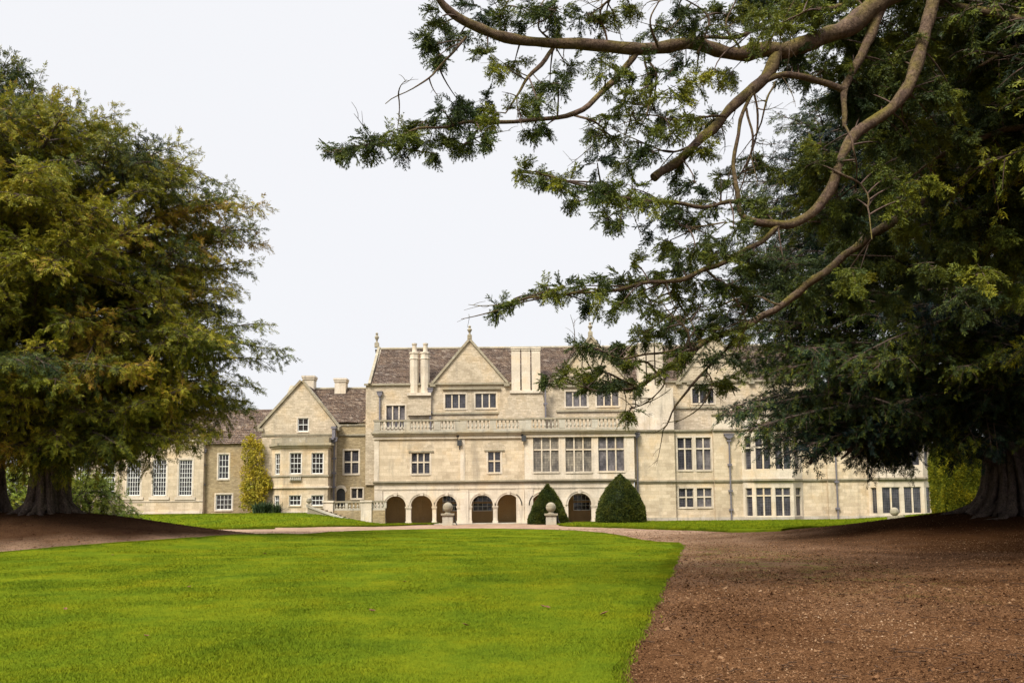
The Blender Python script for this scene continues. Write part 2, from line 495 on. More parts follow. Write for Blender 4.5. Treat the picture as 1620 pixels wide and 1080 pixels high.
def finial(c, h, parent=house):
    m = MB()
    m.box(c[0] - 0.22, c[0] + 0.22, c[1] - 0.22, c[1] + 0.22, c[2] - 0.1, c[2] + 0.25 * h)
    m.lathe((c[0], c[1], c[2] + 0.25 * h), [(0.20, 0), (0.11, 0.08 * h), (0.10, 0.2 * h), (0.20, 0.32 * h), (0.25, 0.42 * h), (0.15, 0.52 * h), (0.09, 0.56 * h), (0.15, 0.63 * h), (0.14, 0.69 * h), (0.04, 0.75 * h)], 12)
    return part('finial', m, 'cap', parent)
def downpipe(fr, px, y0, y1, hopper=True, brackets=(), r=0.055, q=-0.12, hs=1.0):
    s_, zt = fr.hit(px, y0); zb = fr.hit(px, y1)[1]
    m = MB(fr); m.box(s_ - r, s_ + r, q - r, q + r, zb, zt)
    for by in brackets:
        z = fr.hit(px, by)[1]; m.box(s_ - 0.2, s_ + 0.2, q - 0.09, q + 0.10, z - 0.09, z + 0.09)
    o = part('downpipe', m, 'lead')
    if hopper:
        m = MB(fr); k = hs
        m.prism([(s_ - 0.1, zt), (s_ + 0.1, zt), (s_ + 0.26 * k, zt + 0.22), (s_ + 0.26 * k, zt + 0.42), (s_ - 0.26 * k, zt + 0.42), (s_ - 0.26 * k, zt + 0.22)], q - 0.16, q + 0.11)
        m.box(s_ - 0.31 * k, s_ + 0.31 * k, q - 0.2, q + 0.115, zt + 0.42, zt + 0.50)
        part('hopper', m, 'lead', o)
    return o
_bal = {}
def baluster_mesh(h):
    k = round(h, 2)
    if k not in _bal:
        m = MB(); m.box(-0.09, 0.09, -0.09, 0.09, 0, 0.08 * h); m.box(-0.085, 0.085, -0.085, 0.085, 0.92 * h, h)
        m.lathe((0, 0, 0), [(0.07, 0.08 * h), (0.055, 0.14 * h), (0.105, 0.28 * h), (0.11, 0.36 * h), (0.06, 0.58 * h), (0.045, 0.74 * h), (0.075, 0.80 * h), (0.06, 0.86 * h), (0.075, 0.92 * h)], 10)
        o = m.build('baluster', M['weathered']); me = o.data; bpy.data.objects.remove(o); _bal[k] = me
    return _bal[k]
def balustrade(fr, s0, s1, z0, z1, dies, pitch=0.33, parent=house, name='balustrade', q0=-0.15, q1=0.2, dw=0.29):
    m = MB(fr)
    m.box(s0, s1, q0 + 0.02, q1 - 0.02, z0, z0 + 0.18)
    for d in dies: m.box(d - dw, d + dw, q0 + 0.01, q1 - 0.01, z0 + 0.18, z1 - 0.16)
    o = part(name, m, 'weathered', parent)
    m = MB(fr); m.box(s0, s1, q0 - 0.03, q1 + 0.03, z1 - 0.16, z1)
    part('handrail', m, 'cap', o)
    h = z1 - z0 - 0.34
    me = baluster_mesh(h)
    for a, b in zip(dies, dies[1:]):
        n = max(1, int((b - a - 2 * dw) / pitch))
        for i in range(n):
            x = a + dw + (b - a - 2 * dw) * (i + 0.5) / n
            b_ = bpy.data.objects.new('baluster', me); COL.objects.link(b_); b_.parent = o
            b_.location = Vector(fr.pt(x, (q0 + q1) / 2, z0 + 0.18)) - Vector(parent_loc(o))
    return o

# --- planes of the front
F1 = Frame((0, 85.0), (1, 85.0))       # arcade, first bay
F2 = Frame((0, 84.75), (1, 84.75))     # second bay
F3 = Frame((0, 84.2), (1, 84.2))       # great window bay
FR = Frame((0, 84.9), (1, 84.9))       # right range
FQ = Frame((0, 85.25), (1, 85.25))     # its recessed bay
FU = Frame((0, 88.2), (1, 88.2))       # upper storey behind the terrace
sx = lambda fr, px, py=740: fr.hit(px, py)[0]
zz = lambda fr, px, py: fr.hit(px, py)[1]
Z_COR = zz(F1, 720, 683)               # terrace cornice top
Z_STR = zz(F1, 720, 764)               # string course above the arcade
Z_BAL = zz(F1, 720, 663)
Z_EAV = zz(FU, 640, 607)

# --- arcade
def arcade(fr, pl, pr, arches, ztop):
    s0, s1 = sx(fr, pl, 800), sx(fr, pr, 800)
    z0 = -0.2
    poly = [(s0, z0)]
    caps = []
    for a, b in arches:
        a, b = sx(fr, a, 805), sx(fr, b, 805)
        r = (b - a) / 2; c = (a + b) / 2; zs = zz(fr, 720, 800)
        poly += [(a, z0), (a, zs)]
        for i in range(1, 24):
            t = math.pi * (1 - i / 24); poly.append((c + r * math.cos(t), zs + r * math.sin(t)))
        poly += [(b, zs), (b, z0)]
        caps.append((a, b, c, r, zs))
    poly += [(s1, z0), (s1, ztop), (s0, ztop)]
    m = MB(fr); m.prism(poly, 0, 0.55)
    w_ = part('arcade_wall', m, 'dressed')
    for a, b, c, r, zs in caps:
        m = MB(fr)
        for k0, k1, qq in ((1.02, 1.16, -0.05), (1.16, 1.26, -0.10)):
            pts = []
            for i in range(25):
                t = math.pi * (1 - i / 24); pts.append((c + r * k1 * math.cos(t), zs + r * k1 * math.sin(t)))
            for i in range(24, -1, -1):
                t = math.pi * (1 - i / 24); pts.append((c + r * k0 * math.cos(t), zs + r * k0 * math.sin(t)))
            m.prism(pts, qq, 0.02)
        m.prism([(c - 0.13, zs + r * 0.98), (c + 0.13, zs + r * 0.98), (c + 0.19, zs + r * 1.32), (c - 0.19, zs + r * 1.32)], -0.15, 0.1)
        part('arch_moulding', m, 'dressed', w_)
    ed = [s0] + [v for c_ in caps for v in c_[:2]] + [s1]
    for i in range(0, len(ed), 2):
        u, v = ed[i], ed[i + 1]
        if v - u > 0.85:
            u, v = (v - 0.36, v) if i == 0 else (u, u + 0.36)
        lo, hi = u - 0.075, v + 0.075
        m = MB(fr); m.box(lo, hi, -0.08, 0.5, zs - 0.14, zs - 0.02); m.box(lo + 0.04, hi - 0.04, -0.045, 0.45, zs - 0.24, zs - 0.14)
        part('capital', m, 'dressed', w_)
        m = MB(fr); m.box(lo + 0.02, hi - 0.02, -0.06, 0.5, -0.1, 0.28); part('base', m, 'dressed', w_)
    return w_
ar1 = arcade(F1, 592, 728, [(609, 642), (650, 684), (690, 723)], Z_STR)
arcade(F2, 728, 830, [(746, 780), (787, 822)], Z_STR)
arcade(F3, 830, 1004, [(841, 877), (899, 936), (955, 991)], Z_STR)
for fr, a, b in ((F1, 592, 728), (F2, 728, 830), (F3, 830, 1004)):
    s0, s1 = sx(fr, a, 765), sx(fr, b, 765)
    band(fr, s0 - 0.12, s1 + 0.12, Z_STR - 0.02, Z_STR + 0.26, 0.24, 'cap', 'string_course')
    band(fr, s0 + 0.03, s1 - 0.03, Z_STR - 0.62, Z_STR - 0.45, 0.07, 'dressed')
    for px in ([a, b] if fr is not F1 else [a]):
        x = sx(fr, px, 800); x = x + 0.42 if px == a else x - 0.42
        m = MB(fr); m.box(x - 0.38, x + 0.38, -0.10, 0.05, -0.2, Z_STR - 0.64); part('pilaster', m, 'dressed')
# loggia behind the arches
FB = Frame((0, 88.0), (1, 88.0))
lw = [FB.rect(700, 783, 725, 808), FB.rect(748, 783, 779, 808), FB.rect(907, 781, 934, 807), FB.rect(626, 784, 630, 785)]
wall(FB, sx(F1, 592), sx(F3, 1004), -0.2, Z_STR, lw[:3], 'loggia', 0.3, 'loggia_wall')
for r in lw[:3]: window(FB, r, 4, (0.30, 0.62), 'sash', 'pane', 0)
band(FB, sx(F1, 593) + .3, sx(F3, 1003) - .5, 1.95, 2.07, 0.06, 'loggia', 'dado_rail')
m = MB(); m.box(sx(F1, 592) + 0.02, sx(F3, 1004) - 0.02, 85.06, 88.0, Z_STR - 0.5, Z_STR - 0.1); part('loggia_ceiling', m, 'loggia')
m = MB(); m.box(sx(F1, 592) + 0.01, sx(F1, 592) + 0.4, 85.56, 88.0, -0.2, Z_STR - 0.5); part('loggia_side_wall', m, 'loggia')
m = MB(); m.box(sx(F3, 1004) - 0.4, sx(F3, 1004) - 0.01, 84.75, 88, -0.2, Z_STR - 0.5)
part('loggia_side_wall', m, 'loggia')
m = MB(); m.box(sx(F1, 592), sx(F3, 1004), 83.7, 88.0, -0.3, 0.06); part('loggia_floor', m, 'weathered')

# --- first-floor walls above the arcade
def range_wall(fr, pl, pr, wins, zt, zb, mat='ashlar', quoin=True):
    s0, s1 = sx(fr, pl), sx(fr, pr)
    wall(fr, s0, s1, zb, zt, [fr.rect(*w_[0]) for w_ in wins], mat)
    for w_ in wins: window(fr, fr.rect(*w_[0]), *w_[1], **w_[2])
    return s0, s1
s0, s1 = range_wall(F1, 592, 728, [((651, 716, 680, 749), (3, (0.55,)), dict(hood=False))], Z_COR - 0.5, Z_STR + 0.24)
m = MB(F1); m.box(s0, s0 + 0.45, -0.04, 0.05, Z_STR + 0.26, Z_COR - 0.66); part('quoin', m, 'dressed')
cornice(F1, s0, s1 - 0.4, Z_COR)
s0, s1 = range_wall(F2, 728, 830, [((772, 714, 792, 747), (2, (0.55,)), {})], Z_COR - 0.5, Z_STR + 0.24)
m = MB(F2); m.box(s0, s0 + 0.45, -0.04, 0.05, Z_STR + 0.26, Z_COR - 0.66); part('quoin', m, 'dressed')
cornice(F2, s0, s1 - 0.4, Z_COR)
s0, s1 = range_wall(F3, 830, 1004, [((843.5, 691, 884.5, 746), (3, (0.635,)), dict(pane='blind')), ((894.5, 690.5, 936.5, 746), (3, (0.635,)), dict(pane='blind')), ((946.5, 690, 988, 745), (3, (0.635,)), dict(pane='drape'))], Z_COR - 0.5, Z_STR + 0.24, 'dressed')
cornice(F3, s0, s1, Z_COR + 0.02)
for fr, px, py, hw in ((F1, 666, 716, 20), (F2, 782, 714, 16)):
    a, b, c, d = fr.rect(px - hw, py - 3, px + hw, py)
    m = MB(fr); z = d + 0.03; hwm = (b - a) / 2; cx = (a + b) / 2
    pts = [(cx + hwm * 1.15 * math.cos(t), z + 0.75 * math.sin(t)) for t in np.linspace(0.12, math.pi - 0.12, 13)]
    m.prism(pts[::1], -0.006, 0.02); part('relieving_arch', m, 'coursed')
    m = MB(fr); m.box(a, b, -0.10, 0.02, d - 0.13, d + 0.02); part('hood_mould', m, 'cap')
# terrace roof behind the balustrade
m = MB(); m.box(sx(F1, 592), sx(F3, 1004), 85.06, 88.2, Z_COR - 0.6, Z_COR - 0.1); part('terrace_roof', m, 'lead')
for fr, pxs in ((F1, (597, 644, 692, 724)), (F2, (733, 780, 826)), (F3, (836, 889, 941, 999))):
    ds = [sx(fr, p, 672) for p in pxs]
    balustrade(fr, ds[0] - 0.37, ds[-1] + 0.37, Z_COR + 0.005, Z_BAL + (0.02 if fr is F2 else 0), ds)
# side returns of the projecting bays
m = MB(); xs = sx(F3, 1004); m.box(xs - 0.5, xs - 0.003, 84.22, 85.6, Z_STR + 0.27, Z_COR - 0.67); part('wall', m, 'dressed')

# --- upper storey
XL, XRU = sx(FU, 578, 640), sx(FU, 1300, 600)
uw = [((611, 641, 641, 676), (3, ()), dict(pane='drape')),
      ((704, 623, 737, 646), (3, ()), {}), ((752, 622, 785, 645), (3, ()), {}),
      ((895, 619, 929, 643), (3, ()), dict(pane='drape')), ((944, 618, 979, 642), (3, ()), dict(pane='drape')),
      ((1095, 614, 1130, 638), (3, ()), {})]
range_wall(FU, 578, 1300, uw, Z_EAV, Z_STR, 'coursed')
m = MB(); m.box(XL, XL + 0.5, 88.75, 101.5, 0.5, Z_EAV); part('wall', m, 'coursed')
for a, b, py in ((700, 792, 615), (890, 985, 611), (1086, 1140, 607)):
    p = FU.rect(a, py - 2, b, py + 1); m = MB(FU); m.box(p[0], p[1], -0.2, 0.02, p[2], p[3]); part('hood_mould', m, 'cap')
for a, b, py in ((650, 792, 654), (880, 990, 650), (1065, 1145, 645)):
    p = FU.rect(a, py - 2, b, py + 1); m = MB(FU); m.box(p[0], p[1], -0.14, 0.02, p[2], p[3]); part('string_course', m, 'cap')
m = MB(FU); m.box(XL - 0.12, XRU, -0.20, 0.05, Z_EAV - 0.14, Z_EAV + 0.04); part('eaves_course', m, 'cap')
YR = 94.2
Z_RDG = P(760, 551, YR)[2]
slates('roof', (XL + 0.3, 88.1, Z_EAV), (XRU, 88.1, Z_EAV), (XL + 0.3, YR, Z_RDG), (XRU, YR, Z_RDG))
m = MB(); m.quad((XL, YR, Z_RDG), (XRU, YR, Z_RDG), (XRU, 101, Z_EAV), (XL, 101, Z_EAV)); part('rear_roof', m, 'slate')
m = MB(); m.tube([(XL + 0.3, YR, Z_RDG + 0.02), (XRU, YR, Z_RDG + 0.02)], [0.17, 0.17], 8); part('ridge', m, 'cap')
# left gable end: wall triangle and coping
FE = Frame((XL + 0.35, 88.2), (XL + 0.35, 89.2))
m = MB(FE); dy = YR - 88.2
m.prism([(0, Z_EAV), (2 * dy, Z_EAV), (dy, Z_RDG + 0.1)], -0.35, 0.0); part('gable_wall', m, 'coursed')
coping(FE, (-0.35, Z_EAV - 0.1), (dy, Z_RDG + 0.15), 0.18, -0.22, 0.04)
coping(FE, (dy, Z_RDG + 0.15), (2 * dy, Z_EAV), 0.18, -0.22, 0.04)
finial((XL + 0.2, YR, Z_RDG + 0.3), 1.55)
# three front gables
for ax, ay, lx, ly, rx, ry in ((743, 536, 687, 606, 801, 604), (934, 531, 880, 603, 993, 600), (1128, 526, 1072, 600, 1184, 598)):
    A = FU.hit(ax, ay); hwl = (FU.hit(rx, ry)[0] - FU.hit(lx, ly)[0]) / 2
    zf = Z_EAV - 0.02
    m = MB(FU); m.prism([(A[0] - hwl, zf), (A[0] + hwl, zf), (A[0], A[1] - 0.2)], -0.10, 0.35); part('gable_wall', m, 'coursed')
    coping(FU, (A[0] - hwl - 0.12, zf - 0.10), (A[0], A[1] - 0.2), 0.22, -0.28, 0.42)
    coping(FU, (A[0], A[1] - 0.2), (A[0] + hwl + 0.12, zf - 0.10), 0.22, -0.28, 0.42)
    m = MB(FU)
    for sg in (-1, 1): m.box(A[0] + sg * (hwl + 0.1) - 0.28, A[0] + sg * (hwl + 0.1) + 0.28, -0.32, 0.42, zf - 0.34, zf - 0.06)
    part('kneeler', m, 'cap')
    yb = 88.2 + dy * (A[1] - 0.15 - Z_EAV) / (Z_RDG - Z_EAV)
    for sg in (-1, 1):
        slates('roof', (A[0] + sg * hwl, 88.55, zf), (A[0] + sg * (hwl - 0.05), 88.7, zf), (A[0], 88.55, A[1] - 0.15), (A[0], yb, A[1] - 0.15))
    finial((A[0], 88.25, A[1] + 0.05), 1.35)
# chimneys
def stack(fr, pxl, pxr, pyt, pyb, n, q0, q1, mat='dressed', round_=False):
    a, b, c, d = fr.rect(pxl, pyt, pxr, pyb)
    wd = (b - a) / n
    m = MB(fr)
    for i in range(n):
        if round_:
            cx_, cy_, r_ = a + (i + 0.5) * wd, 88.2 + (q0 + q1) / 2, wd / 2
            m.lathe((cx_, cy_, 0), [(r_ - 0.07, c), (r_ - 0.07, d - 0.75), (r_ - 0.02, d - 0.72), (r_ - 0.02, d - 0.62), (r_ - 0.07, d - 0.58), (r_ - 0.07, d - 0.22), (r_ + 0.0, d - 0.15), (r_ + 0.0, d)], 8)
            continue
        m.box(a + i * wd + 0.07, a + (i + 1) * wd - 0.07, q0, q1, c, d - 0.30)
        m.box(a + i * wd + 0.03, a + (i + 1) * wd - 0.03, q0 - 0.05, q1 + 0.05, d - 0.30, d - 0.12)
        m.box(a + i * wd + 0.005, a + (i + 1) * wd - 0.005, q0 - 0.10, q1 + 0.10, d - 0.12, d)
    m.box(a - 0.12, b + 0.12, q0 - 0.14, q1 + 0.1, c - 0.28, c)
    o = part('chimney', m, mat)
    return o, (a, b, c, d)
o, r = stack(FU, 647, 680.5, 557, 622, 2, -0.40, 0.6, 'dressed', True)
for px in (655.5, 673):
    x = sx(FU, px, 550); m = MB(); m.lathe((x, 88.3, r[3] - 0.01), [(0.26, 0), (0.24, 0.1), (0.22, 0.75), (0.27, 0.78), (0.27, 0.92), (0.2, 0.92)], 12)
    part('chimney_pot', m, 'dressed', o)
m = MB(FU); a, b, c, d = FU.rect(646, 640, 682, 657); z0 = zz(FU, 664, 657)
m.box(r[0] - 0.1, r[1] + 0.1, -0.33, 0.05, z0, r[2] - 0.28); part('chimney_breast', m, 'coursed')
o, r = stack(FU, 808, 855.5, 552, 619, 3, -0.85, 0.5, 'dressed')
a, b = r[0] - 0.1, r[1] + 0.1
m = MB(FU); m.prism([(a - 1.25, Z_COR), (b + 0.2, Z_COR), (b + 0.2, r[2] - 1.2), (b, r[2] - 0.28), (a, r[2] - 0.28), (a - 1.25, r[2] - 2.6)], -0.85, 0.05); part('chimney_breast', m, 'coursed')
o, r = stack(FU, 1006, 1046, 546, 612, 3, -1.3, 0.1, 'dressed')
a, b = r[0] - 0.15, r[1] + 0.25
m = MB(FU); m.box(a - 0.3, b + 0.6, -1.5, 0.05, Z_COR - 1, r[2] - 0.28); part('chimney_breast', m, 'dressed')
for px, y0, y1, br in ((601, 627, 668, ()), (681, 622, 678, (652,)), (862, 616, 662, (640,))):
    downpipe(FU, px, y0, y1, True, br, 0.07, -0.14 if px != 862 else -0.95)

# --- right range
ZRC = zz(FR, 1060, 679)
ZRS = zz(FR, 1060, 760)
ZRP = zz(FR, 1155, 657)
ZRT = zz(FR, 1300, 640)
def two(fr, pl, pr, wins, mat='ashlar', top=None):
    s0, s1 = sx(fr, pl), sx(fr, pr)
    wall(fr, s0, s1, -0.3, top or ZRC, [fr.rect(*w_[0]) for w_ in wins], mat)
    for w_ in wins: window(fr, fr.rect(*w_[0]), *w_[1], **w_[2])
    band(fr, s0 - 0.05, s1 + 0.05, ZRS - 0.22, ZRS + 0.05, 0.16, 'cap')
    band(fr, s0 - 0.05, s1 + 0.05, ZRC - 0.28, ZRC - 0.02, 0.18, 'cap')
    m = MB(fr); m.box(s0 - 0.02, s1 + 0.02, -0.10, 0.02, -0.3, 0.42); part('plinth', m, 'weathered')
    return s0, s1
two(FR, 1004.5, 1068, [])
two(FQ, 1068, 1130, [((1072, 692, 1095.5, 743), (2, (0.655,)), {}), ((1101, 691.5, 1125, 743), (2, (0.655,)), dict(pane='drape')),
                     ((1074, 772, 1097.5, 802), (2, (0.53,)), {}), ((1102.5, 771.5, 1126.5, 801.5), (2, (0.53,)), dict(pane='drape'))])
two(FR, 1130, 1176, [])
s0, s1 = sx(FR, 1126, 667), sx(FR, 1480, 667)
wall(FR, s0, s1, ZRC, ZRP, [], 'dressed', 0.5)
band(FR, s0 - 0.05, s1, ZRP - 0.05, ZRP + 0.16, 0.12, 'cap')
m = MB(); m.box(sx(FR, 1004.5), sx(FR, 1500), 85.6, 88.3, ZRC - 0.4, ZRC - 0.05); part('terrace_roof', m, 'lead')
two(FR, 1268, 1309, []); 
FX = Frame((0, 84.6), (1, 84.6))
two(FX, 1309, 1378, [])
FRX = Frame((sx(FX, 1474), 84.6), (sx(FX, 1474), 85.6))
wall(FRX, 0, 16, -0.3, ZRP, [], 'ashlar')
def canted(pxl, pxr, pl, pr, yb, yf, front_hi, front_lo, side_hi, side_lo, rows_hi, rows_lo):
    """bay window with a front and two splayed sides"""
    B = Frame((0, yb), (1, yb)); C = Frame((0, yf), (1, yf))
    a, b = sx(B, pxl), sx(B, pxr); c, d = sx(C, pl), sx(C, pr)
    fr = [Frame((a, yb), (c, yf)), Frame((c, yf), (d, yf)), Frame((d, yf), (b, yb))]
    for i, f in enumerate(fr):
        hs = []
        for lst, rows in ((front_hi if i == 1 else side_hi, rows_hi), (front_lo if i == 1 else side_lo, rows_lo)):
            if i == 1:
                for x0, y0, x1, y1, nx in lst: hs.append((f.rect(x0, y0, x1, y1), nx, rows))
            else:
                y0, y1 = lst
                z1, z0 = C.hit((pl + pr) / 2, y0)[1], C.hit((pl + pr) / 2, y1)[1]
                hs.append(((f.len * 0.22, f.len * 0.80, z0, z1), 1, rows))
        wall(f, 0, f.len, -0.3, ZRC, [h[0] for h in hs], 'dressed', 0.35)
        for h, nx, rows in hs: window(f, h, nx, rows, surround=0)
    foot = [(a - 0.1, yb), (c - 0.08, yf - 0.22), (d + 0.08, yf - 0.22), (b + 0.1, yb)]
    for z0, z1 in ((ZRS - 0.24, ZRS + 0.06), (ZRC - 0.30, ZRC - 0.01)):
        m = MB(); m.slab(foot, z0 + 0.13, z1); m.slab([(a, yb), (c - 0.03, yf - 0.10), (d + 0.03, yf - 0.10), (b, yb)], z0, z0 + 0.13)
        part('string_course', m, 'cap')
    m = MB(); m.slab([(a, yb), (c, yf - 0.12), (d, yf - 0.12), (b, yb)], -0.3, 0.40); part('plinth', m, 'weathered')
    m = MB(); m.slab([(a, yb), (c, yf + .05), (d, yf + .05), (b, yb)], ZRC - 0.05, ZRC + 0.2); part('bay_roof', m, 'lead')
canted(1174, 1269, 1192, 1254, 84.9, 83.7,
       [(1195, 688, 1219.5, 742, 2), (1226, 688, 1251, 742, 2)], [(1196.5, 771, 1221.5, 816, 2), (1227, 771, 1251.5, 816, 2)], (688, 742), (771, 816), (0.645,), (0.72,))
canted(1372, 1474, 1388, 1460, 84.6, 83.3,
       [(1393, 692, 1420.5, 737, 2), (1427, 691, 1455, 736, 2)], [(1396, 770, 1424.5, 812, 2), (1430.5, 769.5, 1458, 811.5, 2)], (692, 737), (770, 812), (0.60,), ())
downpipe(FR, 1152.5, 694, 823, True, (697, 735, 776, 806), 0.06, -0.16, 1.6)
downpipe(FX, 1319, 680, 823, True, (762, 804), 0.055, -0.16)
downpipe(FR, 1007, 693, 820, True, (), 0.055, -0.16)
m = MB(F2); 
for fr, px, py in ((F2, 727, 701), (F3, 828.5, 694)):
    a, b, c, d = fr.rect(px - 3.5, py - 5, px + 3.5, py + 4); q = 0.0
    m = MB(fr); m.box(a, b, -0.3, 0.0, c, d); m.box((a + b) / 2 - 0.04, (a + b) / 2 + 0.04, -0.14, 0.0, c - 0.35, c); part('lantern', m, 'iron')

# --- left wing
FG = Frame((0, 87.6), (1, 87.6))
FS = Frame((0, 88.4), (1, 88.4))
ZG = 1.0
zf = zz(FG, 472, 673.5)
a, b = sx(FG, 413), sx(FG, 531)
A = FG.hit(477.5, 603)
gw = FG.rect(471, 661, 488, 682)
wall(FG, a, b, ZG - 0.8, gw[2], [], 'coursed')
m = MB(FG)                             # gable with its window opening, built round the hole
za, zb_ = gw[2], gw[3]
def xl(z): return a + (A[0] - a) * (z - zf) / (A[1] - zf)
def xr(z): return b + (A[0] - b) * (z - zf) / (A[1] - zf)
m.prism([(a, za), (gw[0], za), (gw[0], zb_), (xl(zb_), zb_), (a, zf)], 0, 0.5); m.prism([(gw[1], za), (b, za), (b, zf), (xr(zb_), zb_), (gw[1], zb_)], 0, 0.5)
m.prism([(xl(zb_), zb_), (xr(zb_), zb_), A], 0, 0.5)
part('gable_wall', m, 'coursed')
window(FG, gw, 2, (0.5,), 'sash', 'pane', 0.12)
coping(FG, (a - 0.3, zf - 0.25), (A[0], A[1]), 0.22, -0.18, 0.5); coping(FG, (A[0], A[1]), (b + 0.3, zf - 0.25), 0.22, -0.18, 0.5)
m = MB(FG); m.box(a - 0.35, a + 0.2, -0.2, 0.5, zf - 0.5, zf - 0.2); m.box(b - 0.2, b + 0.35, -0.2, 0.5, zf - 0.5, zf - 0.2); part('kneeler', m, 'cap')
p = FG.rect(413, 686, 531, 690); band(FG, a, b, p[2], p[3], 0.10, 'cap')
# roof of the wing behind the gable
xa, xb = sx(FG, 437, 640), XL
zE, zR = P(540, 668, 88.3)[2], P(520, 615, 93.2)[2]
slates('roof', (xa, 88.3, zE), (xb, 88.3, zE), (xa, 93.2, zR), (xb, 93.2, zR))
m = MB(); m.tube([(xa, 93.2, zR), (xb, 93.2, zR)], [0.16, 0.16], 8); part('ridge', m, 'cap')
m = MB(); m.quad((xa, 93.2, zR), (xb, 93.2, zR), (xb, 98, zE), (xa, 98, zE)); part('rear_roof', m, 'slate')
for sg, ex in ((-1, a), (1, b)):
    slates('roof', (ex, 88.1, zf), (ex, 91.5, zf), (A[0], 88.1, A[1] - 0.05), (A[0], 93.5, A[1] - 0.05))
FE2 = Frame((xa + 0.1, 88.3), (xa + 0.1, 89.3))
m = MB(FE2); m.prism([(0, zE - 1), (9.8, zE - 1), (9.8, zE), (4.9, zR + 0.1), (0, zE)], -0.5, 0.0); part('gable_wall', m, 'coursed')
coping(FE2, (-0.3, zE), (4.9, zR + 0.2), 0.25, -0.55, 0.1)
for px, pw, pt, pb in ((487.5, 10.5, 594, 622), (538, 10.5, 598, 622)):
    f = Frame((0, 92.4), (1, 92.4)); r = f.rect(px - pw, pt, px + pw, pb)
    m = MB(f); m.box(r[0] + 0.12, r[1] - 0.12, 0, 1.3, r[2] - 0.8, r[3] - 0.4); m.box(r[0] + 0.05, r[1] - 0.05, -0.07, 1.37, r[3] - 0.4, r[3] - 0.2); m.box(r[0], r[1], -0.12, 1.42, r[3] - 0.2, r[3])
    part('chimney', m, 'dressed')
# bowed bay in front of the gable
yb, yf = 87.6, 86.1
C = Frame((0, yf), (1, yf)); pts = [(sx(FG, 430), yb), (sx(C, 446.5), yf), (sx(C, 519), yf), (sx(FG, 524), yb)]
zt, zs2, zs3 = zz(C, 480, 704), zz(C, 480, 752), zz(C, 480, 770)
for i in range(3):
    f = Frame(pts[i], pts[i + 1])
    hs = []
    if i == 1:
        hs = [(f.rect(458.5, 716, 477, 749), 3, (0.25, 0.5, 0.75)), (f.rect(493, 716, 511.5, 749), 3, (0.25, 0.5, 0.75)),
              (f.rect(457.5, 783, 476, 799), 3, (0.5,)), (f.rect(492.5, 783, 511.5, 799), 3, (0.5,))]
    elif i == 0:
        z1, z0 = C.hit(480, 716)[1], C.hit(480, 749)[1]
        hs = [((f.len * 0.32, f.len * 0.78, z0, z1), 2, (0.25, 0.5, 0.75)), ((f.len * 0.32, f.len * 0.78, C.hit(480, 799)[1], C.hit(480, 783)[1]), 2, (0.5,))]
    wall(f, 0, f.len, ZG - 0.9, zt, [h[0] for h in hs], 'ashlar', 0.35)
    for h, nx, rows in hs: window(f, h, nx, rows, 'sash', 'pane', 0.10)
def ring(z0, z1, o):
    m = MB(); m.slab([(pts[0][0] - o, yb), (pts[1][0] - o * 0.6, yf - o), (pts[2][0] + o, yf - o), (pts[3][0] + o, yb)], z0, z1); return m
part('string_course', ring(zs2 - 0.08, zs2 + 0.06, 0.10), 'cap'); part('string_course', ring(zs3 - 0.10, zs3 + 0.08, 0.14), 'dressed')
part('cornice', ring(zt - 0.02, zt + 0.22, 0.34), 'cap'); part('frieze', ring(zt - 0.22, zt - 0.03, 0.14), 'dressed')
part('parapet', ring(zt + 0.22, zt + 0.78, 0.08), 'cap'); part('plinth', ring(ZG - 0.9, ZG + 0.35, 0.07), 'dressed')
a, b, c, d = C.rect(459, 753.5, 477, 760)
bo = part('apron', MB(C).box(a - 0.1, b + 0.1, -0.06, 0.02, c - 0.06, c), 'dressed')
for i in range(6):
    o = bpy.data.objects.new('baluster', baluster_mesh(d - c)); COL.objects.link(o); o.parent = bo
    o.location = Vector(C.pt(a + (b - a) * (i + 0.5) / 6, -0.10, c)) - Vector(parent_loc(bo))
# wall between the gable and the main block
s0, s1 = sx(FS, 529), sx(FS, 594)
hs = [(FS.rect(544, 712, 567.5, 749), 2, (0.5,), 'leaded', 'stone'), (FS.rect(556, 772, 574, 788), 2, (), 'pane', 'stone')]
door = FS.rect(532.5, 772, 546, 800)
wall(FS, s0, s1, ZG - 0.9, zz(FS, 560, 672), [h[0] for h in hs] + [door], 'rubble')
for h, nx, rows, pn, kd in hs: window(FS, h, nx, rows, kd, pn, 0.13)
m = MB(FS); m.box(door[0], door[1], 0.12, 0.2, door[2], door[3]); do = part('door', m, 'iron')
m = MB(FS); cx = (door[0] + door[1]) / 2; rr = (door[1] - door[0]) / 2
pts_ = [(cx + (rr + .16) * math.cos(t), door[3] - rr * 0.6 + (rr + .16) * math.sin(t)) for t in np.linspace(0, math.pi, 13)] + [(cx + rr * math.cos(t), door[3] - rr + rr * math.sin(t)) for t in np.linspace(math.pi, 0, 13)]
m.prism(pts_, -0.04, 0.13); part('surround', m, 'dressed', do)
band(FS, s0, s1, zz(FS, 560, 690), zz(FS, 560, 686.5), 0.16, 'cap'); band(FS, s0, s1, zz(FS, 560, 674), zz(FS, 560, 671), 0.10, 'cap', 'coping')
m = MB(FS); m.prism([(s1 - 1.9, zz(FS, 560, 671)), (s1 + 0.6, zz(FS, 560, 671)), (s1 + 0.6, zz(FS, 560, 630)), (s1 - 0.75, zz(FS, 560, 655)), (s1 - 1.1, zz(FS, 560, 664))], 0.0, 0.3); part('buttress', m, 'coursed')
downpipe(FG, 529.5, 700, 792, True, (725, 748, 770), 0.07, -0.2, 1.2)
